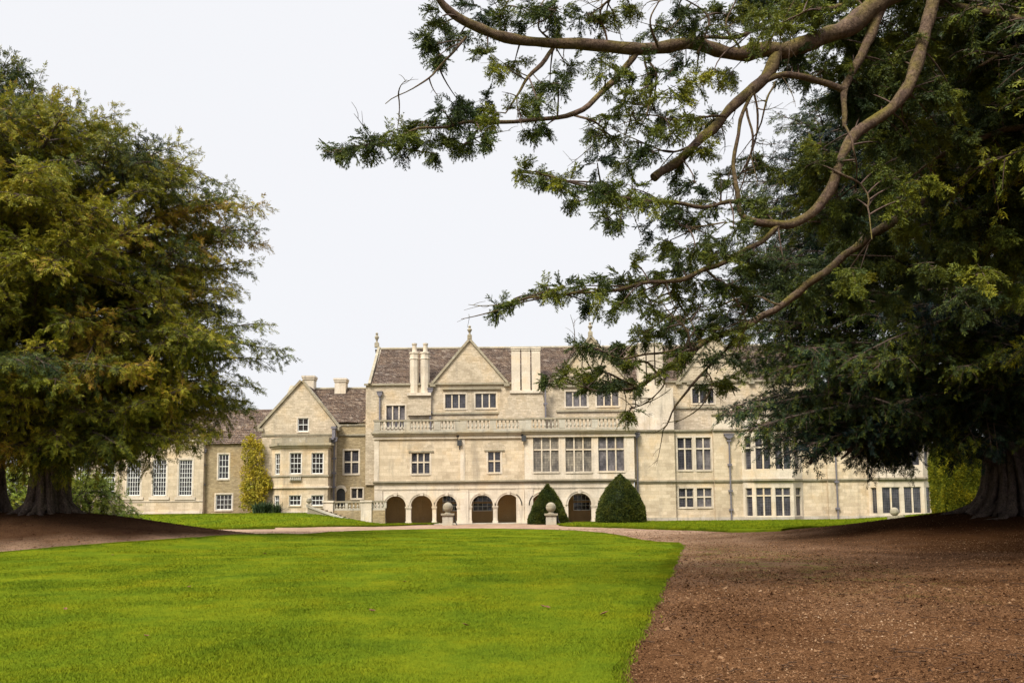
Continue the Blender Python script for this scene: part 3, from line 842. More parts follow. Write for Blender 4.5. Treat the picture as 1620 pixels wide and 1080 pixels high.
o = MB(FG); a, b, c, d = FG.rect(520, 693, 530, 696); o.box(a, b, -0.7, -0.25, c, d); o.box(b - .2, b + .1, -0.5, -0.1, d, d + 0.9); o.box(b - .3, b + .2, -0.55, -0.05, d + 0.9, d + 1.15); part('security_camera', o, 'lead')
# rubble link further left, with its slate roof
FK = Frame((0, 88.8), (1, 88.8))
s0, s1 = sx(FK, 322), sx(FK, 416)
zk = zz(FK, 360, 702)
hs = [(FK.rect(345.5, 718, 362, 757), 3, (0.25, 0.5, 0.75)), (FK.rect(341.5, 781.5, 367, 806), 4, (0.33, 0.66))]
wall(FK, s0, s1, ZG - 0.9, zk, [h[0] for h in hs], 'rubble')
for h, nx, rows in hs: window(FK, h, nx, rows, 'sash', 'pane', 0.14)
zr2 = P(370, 648, 93.0)[2]
slates('roof', (s0 - 9, 88.6, zk), (s1 + 0.1, 88.6, zk), (s0 - 9, 93, zr2), (s1 + 0.1, 93, zr2))
downpipe(FK, 323.5, 718, 805, True, (735, 766), 0.07, -0.16)
# garden range with the tall sash windows
FT = Frame((0, 88.3), (1, 88.3))
s0, s1 = sx(FT, 40), sx(FT, 322)
ztt = zz(FT, 250, 690)
hs = []
for x0, x1 in ((80, 101), (120, 141), (160.5, 181.5), (201, 222), (242, 263), (283, 304)):
    hs.append((FT.rect(x0, 727, x1, 783.5), 5, tuple(i / 8 for i in range(1, 8))))
wall(FT, s0, s1, ZG - 0.9, ztt, [h[0] for h in hs], 'ashlar')
for h, nx, rows in hs:
    window(FT, h, nx, rows, 'sash', 'pane', 0.18)
    m = MB(FT); m.box(h[0] - 0.35, h[1] + 0.35, -0.10, 0.02, h[2] - 0.42, h[2] - 0.15); part('apron', m, 'dressed')
band(FT, s0, s1, zz(FT, 250, 794), zz(FT, 250, 792), 0.06, 'dressed')
m = MB(FT); m.box(s0, s1, -0.08, 0.02, ZG - 0.9, ZG + 0.45); part('plinth', m, 'dressed')
cornice(FT, s0, s1, ztt + 0.1)
# ------------------------------------------------------------------ ground, lawns, gravel
rng = np.random.default_rng(11)
def inside(poly, x, y):
    poly = np.asarray(poly); r = np.zeros(len(x), bool)
    j = len(poly) - 1
    for i in range(len(poly)):
        xi, yi = poly[i]; xj, yj = poly[j]
        c = ((yi > y) != (yj > y)) & (x < (xj - xi) * (y - yi) / (yj - yi + 1e-12) + xi)
        r ^= c; j = i
    return r
def GT(px, py):
    d = ray(px, py)
    for t in np.arange(5, 120, 0.1):
        if CH + d.z * t <= float(H(d.x * t, d.y * t)): break
    return (d.x * t, d.y * t)
def pix_ground(lst): return [GT(px, py) for px, py in lst]
def densify(poly, step, jit=0.0):
    out = []
    for (x0, y0), (x1, y1) in zip(poly, poly[1:] + poly[:1]):
        d = math.hypot(x1 - x0, y1 - y0); n = max(1, int(d / step))
        for i in range(n):
            t = i / n; x, y = x0 + (x1 - x0) * t, y0 + (y1 - y0) * t
            q = mnoise.noise_vector(Vector((x * 1.3, y * 1.3, 3.0))) * jit
            out.append((x + q.x, y + q.y))
    return out

def groundmat():
    t = NT('gravel_and_mulch', 1.0, 0.0)
    co = t.coord()
    sp_ = t.n('SeparateXYZ'); t.l(co, sp_.inputs[0])
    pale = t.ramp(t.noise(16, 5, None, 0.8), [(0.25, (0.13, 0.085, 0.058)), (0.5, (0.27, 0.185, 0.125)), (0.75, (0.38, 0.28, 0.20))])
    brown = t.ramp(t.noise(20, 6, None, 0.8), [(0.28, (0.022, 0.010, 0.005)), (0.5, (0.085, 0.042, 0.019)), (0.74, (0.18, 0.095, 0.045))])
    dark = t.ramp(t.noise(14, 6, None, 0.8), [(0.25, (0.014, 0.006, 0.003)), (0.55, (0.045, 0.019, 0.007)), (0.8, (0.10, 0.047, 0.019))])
    wob = t.noise(0.22, 4)
    # gravel drive near the house, needle litter thickening towards the trees
    yv = t.math('ADD', sp_.outputs[1], t.math('MULTIPLY', t.math('SUBTRACT', wob, 0.5), 22))
    m1 = t.rng(t.math('ADD', yv, t.math('MULTIPLY', sp_.outputs[0], -0.9)), 8, 50, 0, 1)
    col = t.mix(m1, brown, pale)
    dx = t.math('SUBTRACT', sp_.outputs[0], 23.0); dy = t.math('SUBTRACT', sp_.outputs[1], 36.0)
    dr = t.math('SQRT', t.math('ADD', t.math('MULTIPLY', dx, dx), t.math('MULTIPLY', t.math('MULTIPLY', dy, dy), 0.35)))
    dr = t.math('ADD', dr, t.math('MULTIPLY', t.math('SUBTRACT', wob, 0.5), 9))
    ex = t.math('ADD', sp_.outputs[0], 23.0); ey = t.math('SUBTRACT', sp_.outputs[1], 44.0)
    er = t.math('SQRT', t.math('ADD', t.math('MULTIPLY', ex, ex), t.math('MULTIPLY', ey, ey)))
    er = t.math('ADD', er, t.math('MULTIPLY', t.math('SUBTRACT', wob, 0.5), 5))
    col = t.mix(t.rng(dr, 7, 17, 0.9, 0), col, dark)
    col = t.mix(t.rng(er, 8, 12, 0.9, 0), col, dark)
    pat = t.noise(0.45, 8, None, 0.72)
    col = t.mix(1.0, col, t.ramp(pat, [(0.3, (0.55, 0.52, 0.52)), (0.55, (1.0, 0.98, 0.97)), (0.75, (1.35, 1.25, 1.15))]), 'MULTIPLY')
    # moss by the lawn edge
    mx_, my_ = t.math('SUBTRACT', sp_.outputs[0], 7.2), t.math('SUBTRACT', sp_.outputs[1], 27.0)
    md = t.math('SQRT', t.math('ADD', t.math('MULTIPLY', mx_, mx_), t.math('MULTIPLY', t.math('MULTIPLY', my_, my_), 0.06)))
    mo = t.math('MULTIPLY', t.rng(md, 0.6, 3.4, 1, 0), t.rng(t.noise(1.3, 6, None, 0.75), 0.50, 0.64, 0, 0.85))
    col = t.mix(mo, col, (0.085, 0.115, 0.015))
    col = t.mix(t.rng(sp_.outputs[1], 92, 100, 0, 1), col, (0.06, 0.10, 0.012))
    col = t.mix(t.rng(t.math('ABSOLUTE', sp_.outputs[0]), 55, 70, 0, 1), col, (0.06, 0.10, 0.012))
    t.color(col)
    vo = t.n('TexVoronoi'); vo.inputs['Scale'].default_value = 26; t.l(co, vo.inputs['Vector'])
    t.bump(t.math('ADD', vo.outputs['Distance'], t.noise(30, 4)), 0.8, 0.02)
    return t.m
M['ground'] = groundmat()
def grassmat(name, blade=False):
    t = NT(name, 0.9, 0.0)
    co = t.coord()
    a = t.noise(0.55, 6, None, 0.68, (1, 0.8, 1))
    c = t.ramp(a, [(0.25, (0.058, 0.092, 0.008)), (0.44, (0.092, 0.126, 0.008)), (0.60, (0.128, 0.148, 0.008)), (0.78, (0.175, 0.165, 0.010))])
    b = t.noise(4.5, 6, None, 0.75)
    c = t.mix(1.0, c, t.ramp(b, [(0.25, (0.66, 0.72, 0.72)), (0.5, (1, 1, 1)), (0.8, (1.18, 1.08, 0.95))]), 'MULTIPLY')
    if blade:
        at = t.n('Attribute', attribute_name='tint')
        c = t.mix(1.0, c, t.ramp(at.outputs['Fac'], [(0, (0.70, 0.76, 0.6)), (0.6, (1.05, 1.05, 1.0)), (1.0, (1.45, 1.25, 1.1))]), 'MULTIPLY')
    else:
        f = t.noise(26, 5, None, 0.8)
        c = t.mix(1.0, c, t.ramp(f, [(0.3, (0.55, 0.6, 0.5)), (0.6, (1, 1, 1))]), 'MULTIPLY')
        t.bump(f, 0.8, 0.03)
    t.color(c)
    return t.m
M['lawn'] = grassmat('lawn_turf'); M['blade'] = grassmat('grass_blades', True)

# one sheet to the horizon, fine where the banks are
xs = np.concatenate([[-3000, -900, -300, -120], np.arange(-60, 60.1, 1.0), [120, 300, 900, 3000]])
ys = np.concatenate([[-900, -200, -60], np.arange(-14, 100.1, 1.0), [140, 300, 900, 3000]])
gx, gy = np.meshgrid(xs, ys)
gz = H(gx, gy) + np.array([[0.03 * mnoise.noise(Vector((a * 0.35, b * 0.35, 0))) for a in xs] for b in ys]) * (np.abs(gx) < 60)
nx_ = len(xs)
ii, jj = np.meshgrid(np.arange(len(ys) - 1), np.arange(nx_ - 1), indexing='ij')
q = np.stack([ii * nx_ + jj, ii * nx_ + jj + 1, (ii + 1) * nx_ + jj + 1, (ii + 1) * nx_ + jj], -1).reshape(-1, 4)
def gh(x, y):
    return H(x, y)
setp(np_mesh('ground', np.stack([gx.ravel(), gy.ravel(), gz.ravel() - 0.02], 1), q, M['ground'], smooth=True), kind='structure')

def lawn(name, poly, lift, step, grid):
    edge = densify(poly, step * 0.5, 0.11)
    pa = np.array(edge)
    lo, hi = pa.min(0), pa.max(0)
    X, Y = np.meshgrid(np.arange(lo[0], hi[0], grid), np.arange(lo[1], hi[1], grid))
    X = X.ravel(); Y = Y.ravel(); k_ = inside(edge, X, Y); X, Y = X[k_], Y[k_]
    pts = [Vector(p) for p in edge] + [Vector((a, b)) for a, b in zip(X, Y)]
    n = len(edge)
    vs, es, fs, *_ = delaunay_2d_cdt(pts, [(i, (i + 1) % n) for i in range(n)], [], 1, 1e-4)
    m = MB()
    v3 = [(v.x, v.y, float(H(v.x, v.y)) + lift + 0.02 * mnoise.noise(Vector((v.x * .5, v.y * .5, 9)))) for v in vs]
    m.add(v3, [tuple(f) for f in fs])
    sk = MB()
    for i in range(n):                    # cut edge of the turf
        a, b = edge[i], edge[(i + 1) % n]
        za, zb = float(H(*a)), float(H(*b))
        m.quad((a[0], a[1], za + lift), (b[0], b[1], zb + lift), (b[0], b[1], zb - 0.08), (a[0], a[1], za - 0.08))
    o = m.build(name, M['lawn']); o.data.shade_smooth()
    return setp(o, kind='structure'), edge
front_poly = [(0.55, 2.0)] + pix_ground([(965, 1080), (1000, 1010), (1040, 930), (1062, 888), (1074, 867), (1066, 861), (1035, 859.5), (1005, 856), (985, 850.5), (950, 844.5), (900, 840.5), (830, 838.3), (760, 837.5), (680, 838.3), (600, 840), (520, 843), (420, 847.5), (320, 853), (220, 859), (120, 866.5), (40, 873), (0, 877), (-120, 890)]) + [(-30, 18), (-34, 0), (-20, -8), (0, -6)]
_, e1_ = lawn('front_lawn', front_poly, 0.075, 0.5, 1.1)
left_poly = pix_ground([(692, 828.6), (640, 831), (560, 832.6), (480, 833.8), (400, 834.6)]) + [(-19, 71.2), (-26, 71.5), (-44, 72), (-44, 87), (-13.6, 87), (-13.4, 84.7), (-10, 84.3), (-7.6, 83)]
_, e2_ = lawn('terrace_lawn', left_poly, 0.10, 0.6, 0.9)
right_poly = pix_ground([(884, 831.0), (905, 832.6), (960, 834.0), (1060, 837.5), (1120, 839.5), (1180, 841.5), (1235, 839.5)]) + [(20.5, 58.5), (24, 60.5), (29, 63.5), (36, 66), (44, 68), (46, 84.4), (38, 83.2), (20, 83.5), (12.5, 84.0), (12, 83.2), (6, 82.6)]
_, e3_ = lawn('house_lawn', right_poly, 0.10, 0.6, 0.9)

# blades of grass: dense near the camera and along the cut edges
def blades(poly, n, y0, y1, lift, pw, hgt, edge=None, ne=0):
    out = []
    lo, hi = np.array(poly).min(0), np.array(poly).max(0)
    tot = 0
    XX, YY = [], []
    while tot < n:
        u = rng.random(200000)
        y = y0 * (y1 / y0) ** (u ** pw)
        xm = 0.62 * y + 1.0
        x = rng.uniform(-1, 1, 200000) * xm
        k_ = inside(poly, x, y); XX.append(x[k_]); YY.append(y[k_]); tot += k_.sum()
    x = np.concatenate(XX)[:n]; y = np.concatenate(YY)[:n]
    if edge is not None:
        ed = np.array(edge); i = rng.integers(0, len(ed), ne * 3); t = rng.random(ne * 3)[:, None]
        p = ed[i] * (1 - t) + ed[(i + 1) % len(ed)] * t + rng.normal(0, 0.075, (ne * 3, 2))
        k_ = (p[:, 1] > y0 - 1) & (np.abs(p[:, 0]) < 0.62 * p[:, 1] + 1); p = p[k_][:ne]
        x = np.concatenate([x, p[:, 0]]); y = np.concatenate([y, p[:, 1]])
    m = len(x)
    z = H(x, y) + lift - 0.012
    clump = np.array([mnoise.noise(Vector((a, b, 5))) for a, b in zip(x * 0.9, y * 0.9)])
    h = hgt * rng.uniform(0.5, 1.25, m) * (1 + 0.3 * clump)
    wd = np.clip(0.00045 * y, 0.004, 0.02) * rng.uniform(0.7, 1.4, m)
    an = rng.random(m) * 2 * np.pi
    le = rng.normal(0, 0.5, (m, 2)) * h[:, None]
    b = np.stack([x, y, z], 1); s_ = np.stack([np.cos(an) * wd, np.sin(an) * wd, np.zeros(m)], 1)
    tip = b + np.stack([le[:, 0], le[:, 1], h], 1)
    V = np.stack([b - s_, b + s_, tip], 1).reshape(-1, 3)
    tint = np.clip(rng.normal(0.5, 0.22, m), 0, 1); tint = np.stack([tint * 0.75, tint * 0.75, np.clip(tint * 1.1, 0, 1)], 1).ravel()
    return V, tint
VS, TS = [], []
for a in ((front_poly, 620000, 6.5, 62, 0.075, 0.85, 0.034, e1_, 150000), (left_poly, 50000, 55, 87, 0.10, 1.0, 0.09, e2_, 15000), (right_poly, 60000, 52, 85, 0.10, 1.0, 0.09, e3_, 20000)):
    v, t_ = blades(*a); VS.append(v); TS.append(t_)
VS = np.concatenate(VS); TS = np.concatenate(TS)
g = np_mesh('grass', VS, np.arange(len(VS)).reshape(-1, 3), M['blade'], None, TS)
setp(g, 'short mown bright green grass of the lawns', 'grass', kind='stuff')

# loose stones and needle litter on the drive
def chipmat():
    t = NT('stone_chips', 0.95, 0.0)
    at = t.n('Attribute', attribute_name='tint')
    t.color(t.ramp(at.outputs['Fac'], [(0, (0.010, 0.004, 0.002)), (0.4, (0.068, 0.033, 0.015)), (0.70, (0.135, 0.070, 0.034)), (0.92, (0.20, 0.12, 0.065)), (1, (0.34, 0.235, 0.15))]))
    return t.m
M['chip'] = chipmat()
n = 800000
y = 6.0 * (64 / 6.0) ** (rng.random(n) ** 0.8); x = rng.uniform(-1, 1, n) * (0.62 * y + 1)
k_ = ~inside(front_poly, x, y) & ~inside(right_poly, x, y) & ~inside(left_poly, x, y)
x, y = x[k_], y[k_]; n = len(x)
sz = rng.gamma(1.7, 0.0044, n) * np.clip(y / 14, 0.75, 1.2)
an = rng.random((n, 1)) * 2 * np.pi + np.array([[0, 2.1, 4.2]]) + rng.normal(0, 0.3, (n, 3))
rr = sz[:, None] * rng.uniform(0.6, 1.5, (n, 3))
z0 = H(x, y) - 0.012
V = np.zeros((n, 4, 3)); V[:, :3, 0] = x[:, None] + rr * np.cos(an); V[:, :3, 1] = y[:, None] + rr * np.sin(an); V[:, :3, 2] = z0[:, None] + rng.uniform(-0.004, 0.006, (n, 3))
V[:, 3, 0] = x + rng.normal(0, 0.3, n) * sz; V[:, 3, 1] = y + rng.normal(0, 0.3, n) * sz; V[:, 3, 2] = z0 + sz * rng.uniform(0.5, 1.2, n)
b = (np.arange(n) * 4)[:, None]
Fc = np.concatenate([b + np.array([[0, 1, 3]]), b + np.array([[1, 2, 3]]), b + np.array([[2, 0, 3]])])
far = np.clip(((x - 18) / 10), 0, 1)
pt_ = np.array([mnoise.noise(Vector((a_ * 0.5, b_ * 0.5, 2.0))) for a_, b_ in zip(x, y)])
tt = np.clip(rng.beta(2.0, 2.2, n) - 0.06 + 0.22 * pt_ - 0.25 * far * rng.random(n) - 0.18 * (x < 0), 0, 1)
setp(np_mesh('gravel', V.reshape(-1, 3), Fc, M['chip'], None, np.repeat(tt, 4)), 'loose brown gravel and needle litter of the drive', 'gravel', kind='stuff')

# dry leaves on the lawn
M['leaf'] = simple('dry_leaf', (0.13, 0.055, 0.025), 0.8, 0.4, 30)
def leaf_mesh():
    m = MB(); out = [(0, -0.07), (0.03, -0.05), (0.05, -0.01), (0.035, 0.03), (0.015, 0.06), (0, 0.085), (-0.015, 0.06), (-0.04, 0.03), (-0.05, -0.01), (-0.03, -0.05)]
    top = [(x_, y_, 0.03 + 3.5 * x_ * x_ * 2 + 0.2 * abs(y_)) for x_, y_ in out]
    bot = [(x_, y_, z_ - 0.004) for x_, y_, z_ in top]
    k_ = len(out); m.add(top + bot + [(0, 0, 0.025), (0, 0, 0.021)], [(i, (i + 1) % k_, 2 * k_) for i in range(k_)] + [((i + 1) % k_ + k_, i + k_, 2 * k_ + 1) for i in range(k_)] + [(i, i + k_, (i + 1) % k_ + k_, (i + 1) % k_) for i in range(k_)])
    o = m.build('fallen_leaf', M['leaf']); return o
l0 = leaf_mesh(); first = True
for px, py in ((178, 879), (103, 965), (866, 962), (858, 961), (736, 991), (640, 921), (419, 877), (588, 969), (957, 973), (1585, 893), (512, 905), (300, 930), (231, 1008), (1012, 880)):
    x_, y_ = G(px, py, 0.08)
    o = l0 if first else l0.copy()
    if not first: COL.objects.link(o)
    first = False
    lf = 0.075 if inside(front_poly, np.array([x_]), np.array([y_]))[0] else 0.0
    o.location = (x_, y_, float(H(x_, y_)) + lf + 0.012); o.rotation_euler = (random.uniform(-.4, .4), random.uniform(-.4, .4), random.uniform(0, 6)); k_ = random.uniform(0.55, 0.95); o.scale = (k_, k_, k_)
    setp(o, 'small dry brown leaf lying on the short grass', 'leaf', 'fallen leaves on the lawn') if lf else setp(o, 'small dry leaf lying on brown needle litter', 'leaf', 'fallen leaves on the lawn')

# ------------------------------------------------------------------ terrace balustrade, steps, stone balls
bt = thing('terrace_balustrade', 'low weathered stone balustrade with square piers left of the arcade', 'balustrade', (-16, 83.2, 0.2))
FBT = Frame((0, 83.2), (1, 83.2))
a, b, c, d = FBT.rect(512, 791.5, 609, 822)
zb = zz(FBT, 560, 807)
m = MB(FBT); m.box(a, b, 0, 0.4, -0.2, zb); part('base_wall', m, 'rubble', bt)
for p0, p1 in ((511, 527), (571, 588)):
    q0, q1 = sx(FBT, p0, 806), sx(FBT, p1, 806)
    m = MB(FBT); m.box(q0, q1, -0.12, 0.52, -0.2, d - 0.14); m.box(q0 - 0.07, q1 + 0.07, -0.2, 0.6, d - 0.14, d + 0.02); part('pier', m, 'dressed', bt)
balustrade(FBT, sx(FBT, 527.5, 800), sx(FBT, 570.5, 800), zb + 0.005, d - 0.02, [sx(FBT, 527.5, 800) + .01, sx(FBT, 548, 800), sx(FBT, 570.5, 800) - .01], 0.30, bt, 'railing', 0.05, 0.33, 0.12)
balustrade(FBT, sx(FBT, 588.5, 800), b, zb + 0.005, d - 0.02, [sx(FBT, 588.5, 800) + .01, b], 0.30, bt, 'railing', 0.05, 0.33, 0.12)
st = thing('garden_steps', 'short flight of stone garden steps with sloping side walls', 'steps', (-17.5, 80.5, 0.3))
FST = Frame((0, 81.8), (1, 81.8))
p0, p1 = FST.hit(487, 806), FST.hit(540, 823)
m = MB(FST)
m.prism([(p0[0], 0.0), (p1[0], -0.1), (p1[0], p1[1] + 0.12), (p0[0], p0[1] + 0.25)], -0.15, 0.2); part('side_wall', m, 'cap', st)
m = MB(FST); m.prism([(p0[0] - 0.1, p0[1] + 0.25), (p1[0], p1[1] + 0.12), (p1[0] + 0.15, p1[1] + 0.26), (p0[0] - 0.1, p0[1] + 0.42)], -0.22, 0.27); part('coping', m, 'weathered', st)
for i in range(7):
    t = i / 7; x0 = p0[0] + 0.6 + (p1[0] - p0[0] - 0.2) * t; zt = p0[1] + 0.12 + (p1[1] - p0[1] - 0.05) * t
    m = MB(FST); m.box(x0, x0 + 0.55, 0.25, 2.2, zt - 0.5, zt); part('step', m, 'cap', st)
u = thing('urn_finial', 'small carved stone finial on top of the garden steps', 'finial', (p0[0], 81.8, p0[1] + 0.42))
m = MB(); c = (p0[0] + 0.1, 81.82, p0[1] + 0.40); m.box(c[0] - .24, c[0] + .24, c[1] - .24, c[1] + .24, c[2], c[2] + .12); part('plinth', m, 'weathered', u)
m = MB(); m.lathe((c[0], c[1], c[2] + .12), [(.12, 0), (.10, .06), (.26, .2), (.28, .32), (.2, .42), (.24, .46), (.1, .55), (.04, .62)], 14); part('body', m, 'cap', u, smooth=True)

def ball_post(px, py_ball, d_px, py_base, Y, label):
    c = P(px, py_ball, Y); r = d_px / 2 * Y / F
    zb = float(H(c[0], Y)) - 0.05
    t = thing('stone_ball_finial', label, 'stone ball', (c[0], Y, zb), 'stone balls on pedestals before the arcade')
    w_ = r * 1.02; zt = c[2] - r
    m = MB(); m.box(c[0] - w_, c[0] + w_, Y - w_, Y + w_, zb, zt - 0.34); part('pedestal', m, 'weathered', t, bevel=0.02)
    m = MB(); k_ = w_ * 1.28
    m.slab([(c[0] - k_, Y - k_), (c[0] + k_, Y - k_), (c[0] + k_, Y + k_), (c[0] - k_, Y + k_)], zt - 0.26, zt - 0.10)
    k_ = w_ * 1.12; m.slab([(c[0] - k_, Y - k_), (c[0] + k_, Y - k_), (c[0] + k_, Y + k_), (c[0] - k_, Y + k_)], zt - 0.34, zt - 0.26)
    m.lathe((c[0], Y, zt - 0.10), [(w_ * 0.75, 0), (w_ * 0.5, 0.06), (w_ * 0.45, 0.16)], 14); part('cap', m, 'cap', t)
    m = MB(); n_ = 12; m.lathe((c[0], Y, c[2]), [(max(0.01, r * math.sin(math.pi * i / n_)), -r * math.cos(math.pi * i / n_)) for i in range(n_ + 1)], 22); part('ball', m, 'cap', t, smooth=True)
    m = MB(); m.tube([(c[0] + w_ * 1.25, Y, zt - 0.3), (c[0] + w_ * 1.35, Y - 0.1, zt - 0.7), (c[0] + w_ * 1.8, Y - 0.2, zb + 0.02)], [0.05, 0.05, 0.05], 6); part('stay', m, 'iron', t)
ball_post(708.5, 802, 15.8, 827, 80.5, 'large round stone ball on a pedestal before the open arches')
ball_post(871.5, 802, 15.8, 827, 79.0, 'round stone ball on a pedestal before the smaller clipped yew cone')
c = P(1415, 809, 78); Y = 78
t = thing('low_stone_ball', 'small stone ball on a low slab before the far bay window', 'stone ball', (c[0], Y, float(H(c[0], Y))))
m = MB(); zq = float(H(c[0], Y)); m.slab([(c[0] - .8, Y - .4), (c[0] + .6, Y - .4), (c[0] + 1.1, Y + .4), (c[0] - .5, Y + .4)], zq - .1, c[2] - .36); part('slab', m, 'cap', t)
m = MB(); r = 0.38; m.lathe((c[0], Y, c[2]), [(max(0.01, r * math.sin(math.pi * i / 12)), -r * math.cos(math.pi * i / 12)) for i in range(13)], 20); part('ball', m, 'cap', t, smooth=True)

T = Tubes(); nlit = 0
while nlit < 900:
    y_ = 6.0 * (45 / 6.0) ** rng.random(); x_ = rng.uniform(0, 1) * (0.62 * y_ + 1)
    if inside(front_poly, np.array([x_]), np.array([y_]))[0]: continue
    if rng.random() > 0.25 + 0.75 * min(1, x_ / (0.5 * y_)): continue
    a_ = rng.random() * 6.283; L_ = rng.gamma(2.0, 0.05) + 0.04; z_ = float(H(x_, y_)) + 0.004; b_ = a_ + rng.normal(0, 0.5)
    p_ = np.array(((x_, y_, z_), (x_ + L_ * .5 * math.cos(a_), y_ + L_ * .5 * math.sin(a_), z_ + 0.012), (x_ + L_ * .5 * (math.cos(a_) + math.cos(b_)), y_ + L_ * .5 * (math.sin(a_) + math.sin(b_)), z_ + 0.002)))
    T.add(p_, np.array((0.006, 0.005, 0.003)) * rng.uniform(0.6, 1.5), 4); nlit += 1
M['litter'] = simple('twig_litter', (0.06, 0.035, 0.022), 0.9, 0.5, 6, 0)
setp(T.build('twig_litter', M['litter']), 'fallen dark twigs scattered over the drive', 'twig litter', kind='stuff')
# ------------------------------------------------------------------ trees and plants
def leafmat(name, stops, gloss=0.10, trans=0.22, patch=0.5):
    t = NT(name, 0.55, gloss)
    at = t.n('Attribute', attribute_name='tint')
    c = t.ramp(at.outputs['Fac'], stops)
    nn = t.noise(patch, 4, None, 0.6)
    c = t.mix(1.0, c, t.ramp(nn, [(0.3, (0.70, 0.85, 1.0)), (0.5, (1, 1, 1)), (0.7, (1.25, 1.12, 0.85))]), 'MULTIPLY')
    t.color(c)
    tr = t.n('BsdfTranslucent'); t.l(c, tr.inputs[0])
    ms = t.n('MixShader'); ms.inputs[0].default_value = trans
    out = t.t.nodes['Material Output']
    t.l(t.b.outputs[0], ms.inputs[1]); t.l(tr.outputs[0], ms.inputs[2]); t.l(ms.outputs[0], out.inputs[0])
    return t.m
M['yew_olive'] = leafmat('yew_foliage_olive', [(0.0, (0.018, 0.034, 0.018)), (0.35, (0.075, 0.088, 0.014)), (0.60, (0.160, 0.160, 0.014)), (0.88, (0.285, 0.250, 0.020)), (1.0, (0.27, 0.17, 0.030))])
M['yew_dark'] = leafmat('yew_foliage_dark', [(0.0, (0.006, 0.014, 0.014)), (0.4, (0.023, 0.040, 0.015)), (0.72, (0.100, 0.115, 0.012)), (1.0, (0.25, 0.24, 0.016))])
M['yew_near'] = leafmat('yew_foliage_near', [(0.0, (0.010, 0.019, 0.012)), (0.38, (0.040, 0.058, 0.014)), (0.72, (0.125, 0.140, 0.012)), (1.0, (0.26, 0.25, 0.018))], 0.15, 0.15, 0.8)
M['clipped'] = leafmat('clipped_yew_foliage', [(0.0, (0.016, 0.026, 0.010)), (0.45, (0.055, 0.068, 0.014)), (0.8, (0.115, 0.115, 0.016)), (1.0, (0.20, 0.15, 0.02))])
M['hedge'] = leafmat('hedge_foliage', [(0.0, (0.04, 0.065, 0.010)), (0.45, (0.15, 0.16, 0.012)), (0.8, (0.33, 0.28, 0.014)), (1.0, (0.46, 0.34, 0.02))])
M['gold'] = leafmat('golden_foliage', [(0.0, (0.15, 0.14, 0.012)), (0.4, (0.37, 0.31, 0.03)), (0.8, (0.56, 0.45, 0.06)), (1.0, (0.64, 0.50, 0.09))], 0.1, 0.25)
M['strap'] = leafmat('strap_leaves', [(0.0, (0.018, 0.035, 0.014)), (0.6, (0.045, 0.075, 0.03)), (1.0, (0.10, 0.13, 0.06))])
M['conifer'] = leafmat('bright_conifer_foliage', [(0.0, (0.08, 0.12, 0.02)), (0.5, (0.24, 0.29, 0.04)), (1.0, (0.42, 0.42, 0.06))])
def barkmat(name, a, b, moss):
    t = NT(name, 0.9, 0.15)
    v = t.noise(3.0, 7, None, 0.75, (2.2, 2.2, 1.0))
    c = t.ramp(v, [(0.3, a), (0.7, b)])
    g = t.n('NewGeometry'); sp_ = t.n('SeparateXYZ'); t.l(g.outputs['Normal'], sp_.inputs[0])
    mm = t.math('MULTIPLY', t.rng(sp_.outputs[2], -0.1, 0.8, 0.15, 1), t.rng(t.noise(2.4, 5), 0.42, 0.58, 0, moss))
    c = t.mix(mm, c, (0.15, 0.125, 0.012))
    c = t.mix(1.0, c, t.ramp(t.noise(14, 6, None, 0.75), [(0.3, (0.30, 0.28, 0.28)), (0.5, (0.85, 0.85, 0.85)), (0.7, (1.35, 1.35, 1.4))]), 'MULTIPLY')
    t.color(c); t.bump(t.math('ADD', v, t.math('MULTIPLY', t.noise(16, 6, None, 0.75), 0.8)), 1.0, 0.07)
    return t.m
M['bark_near'] = barkmat('mossy_yew_bark', (0.065, 0.040, 0.030), (0.185, 0.125, 0.082), 0.85)
M['bark'] = barkmat('dark_yew_bark', (0.050, 0.038, 0.036), (0.19, 0.14, 0.115), 0.1)
M['twig'] = simple('twig_bark', (0.075, 0.050, 0.038), 0.9, 0.4, 10, 0.1)

def unit(v): return v / (np.linalg.norm(v, axis=-1, keepdims=True) + 1e-9)
def frames(D, U):
    D = unit(D); Yv = unit(np.cross(U, D)); Z = np.cross(D, Yv)
    return np.stack([D, Yv, Z], 1)         # rows: local x, y, z
def place(proto, pos, D, scale, tint, ptint, rg, flat=0.5):
    """copies of a small leaf cluster, each a few flat leaves; proto (k, c, 3)"""
    n = len(pos); k_, c_ = proto.shape[1:3]
    U = np.array([0, 0, 1.0]) + rg.normal(0, flat, (n, 3))
    Fm = frames(D, U)
    which = rg.integers(0, len(proto), n)
    loc = proto[which].reshape(n, k_ * c_, 3) * scale[:, None, None]
    V = np.einsum('nkj,njc->nkc', loc, Fm) + pos[:, None, :]
    tt = np.clip(tint[:, None] + ptint[None, :] + rg.normal(0, 0.08, (n, k_)), 0, 1)
    return V.reshape(-1, 3), np.repeat(tt.ravel(), c_)
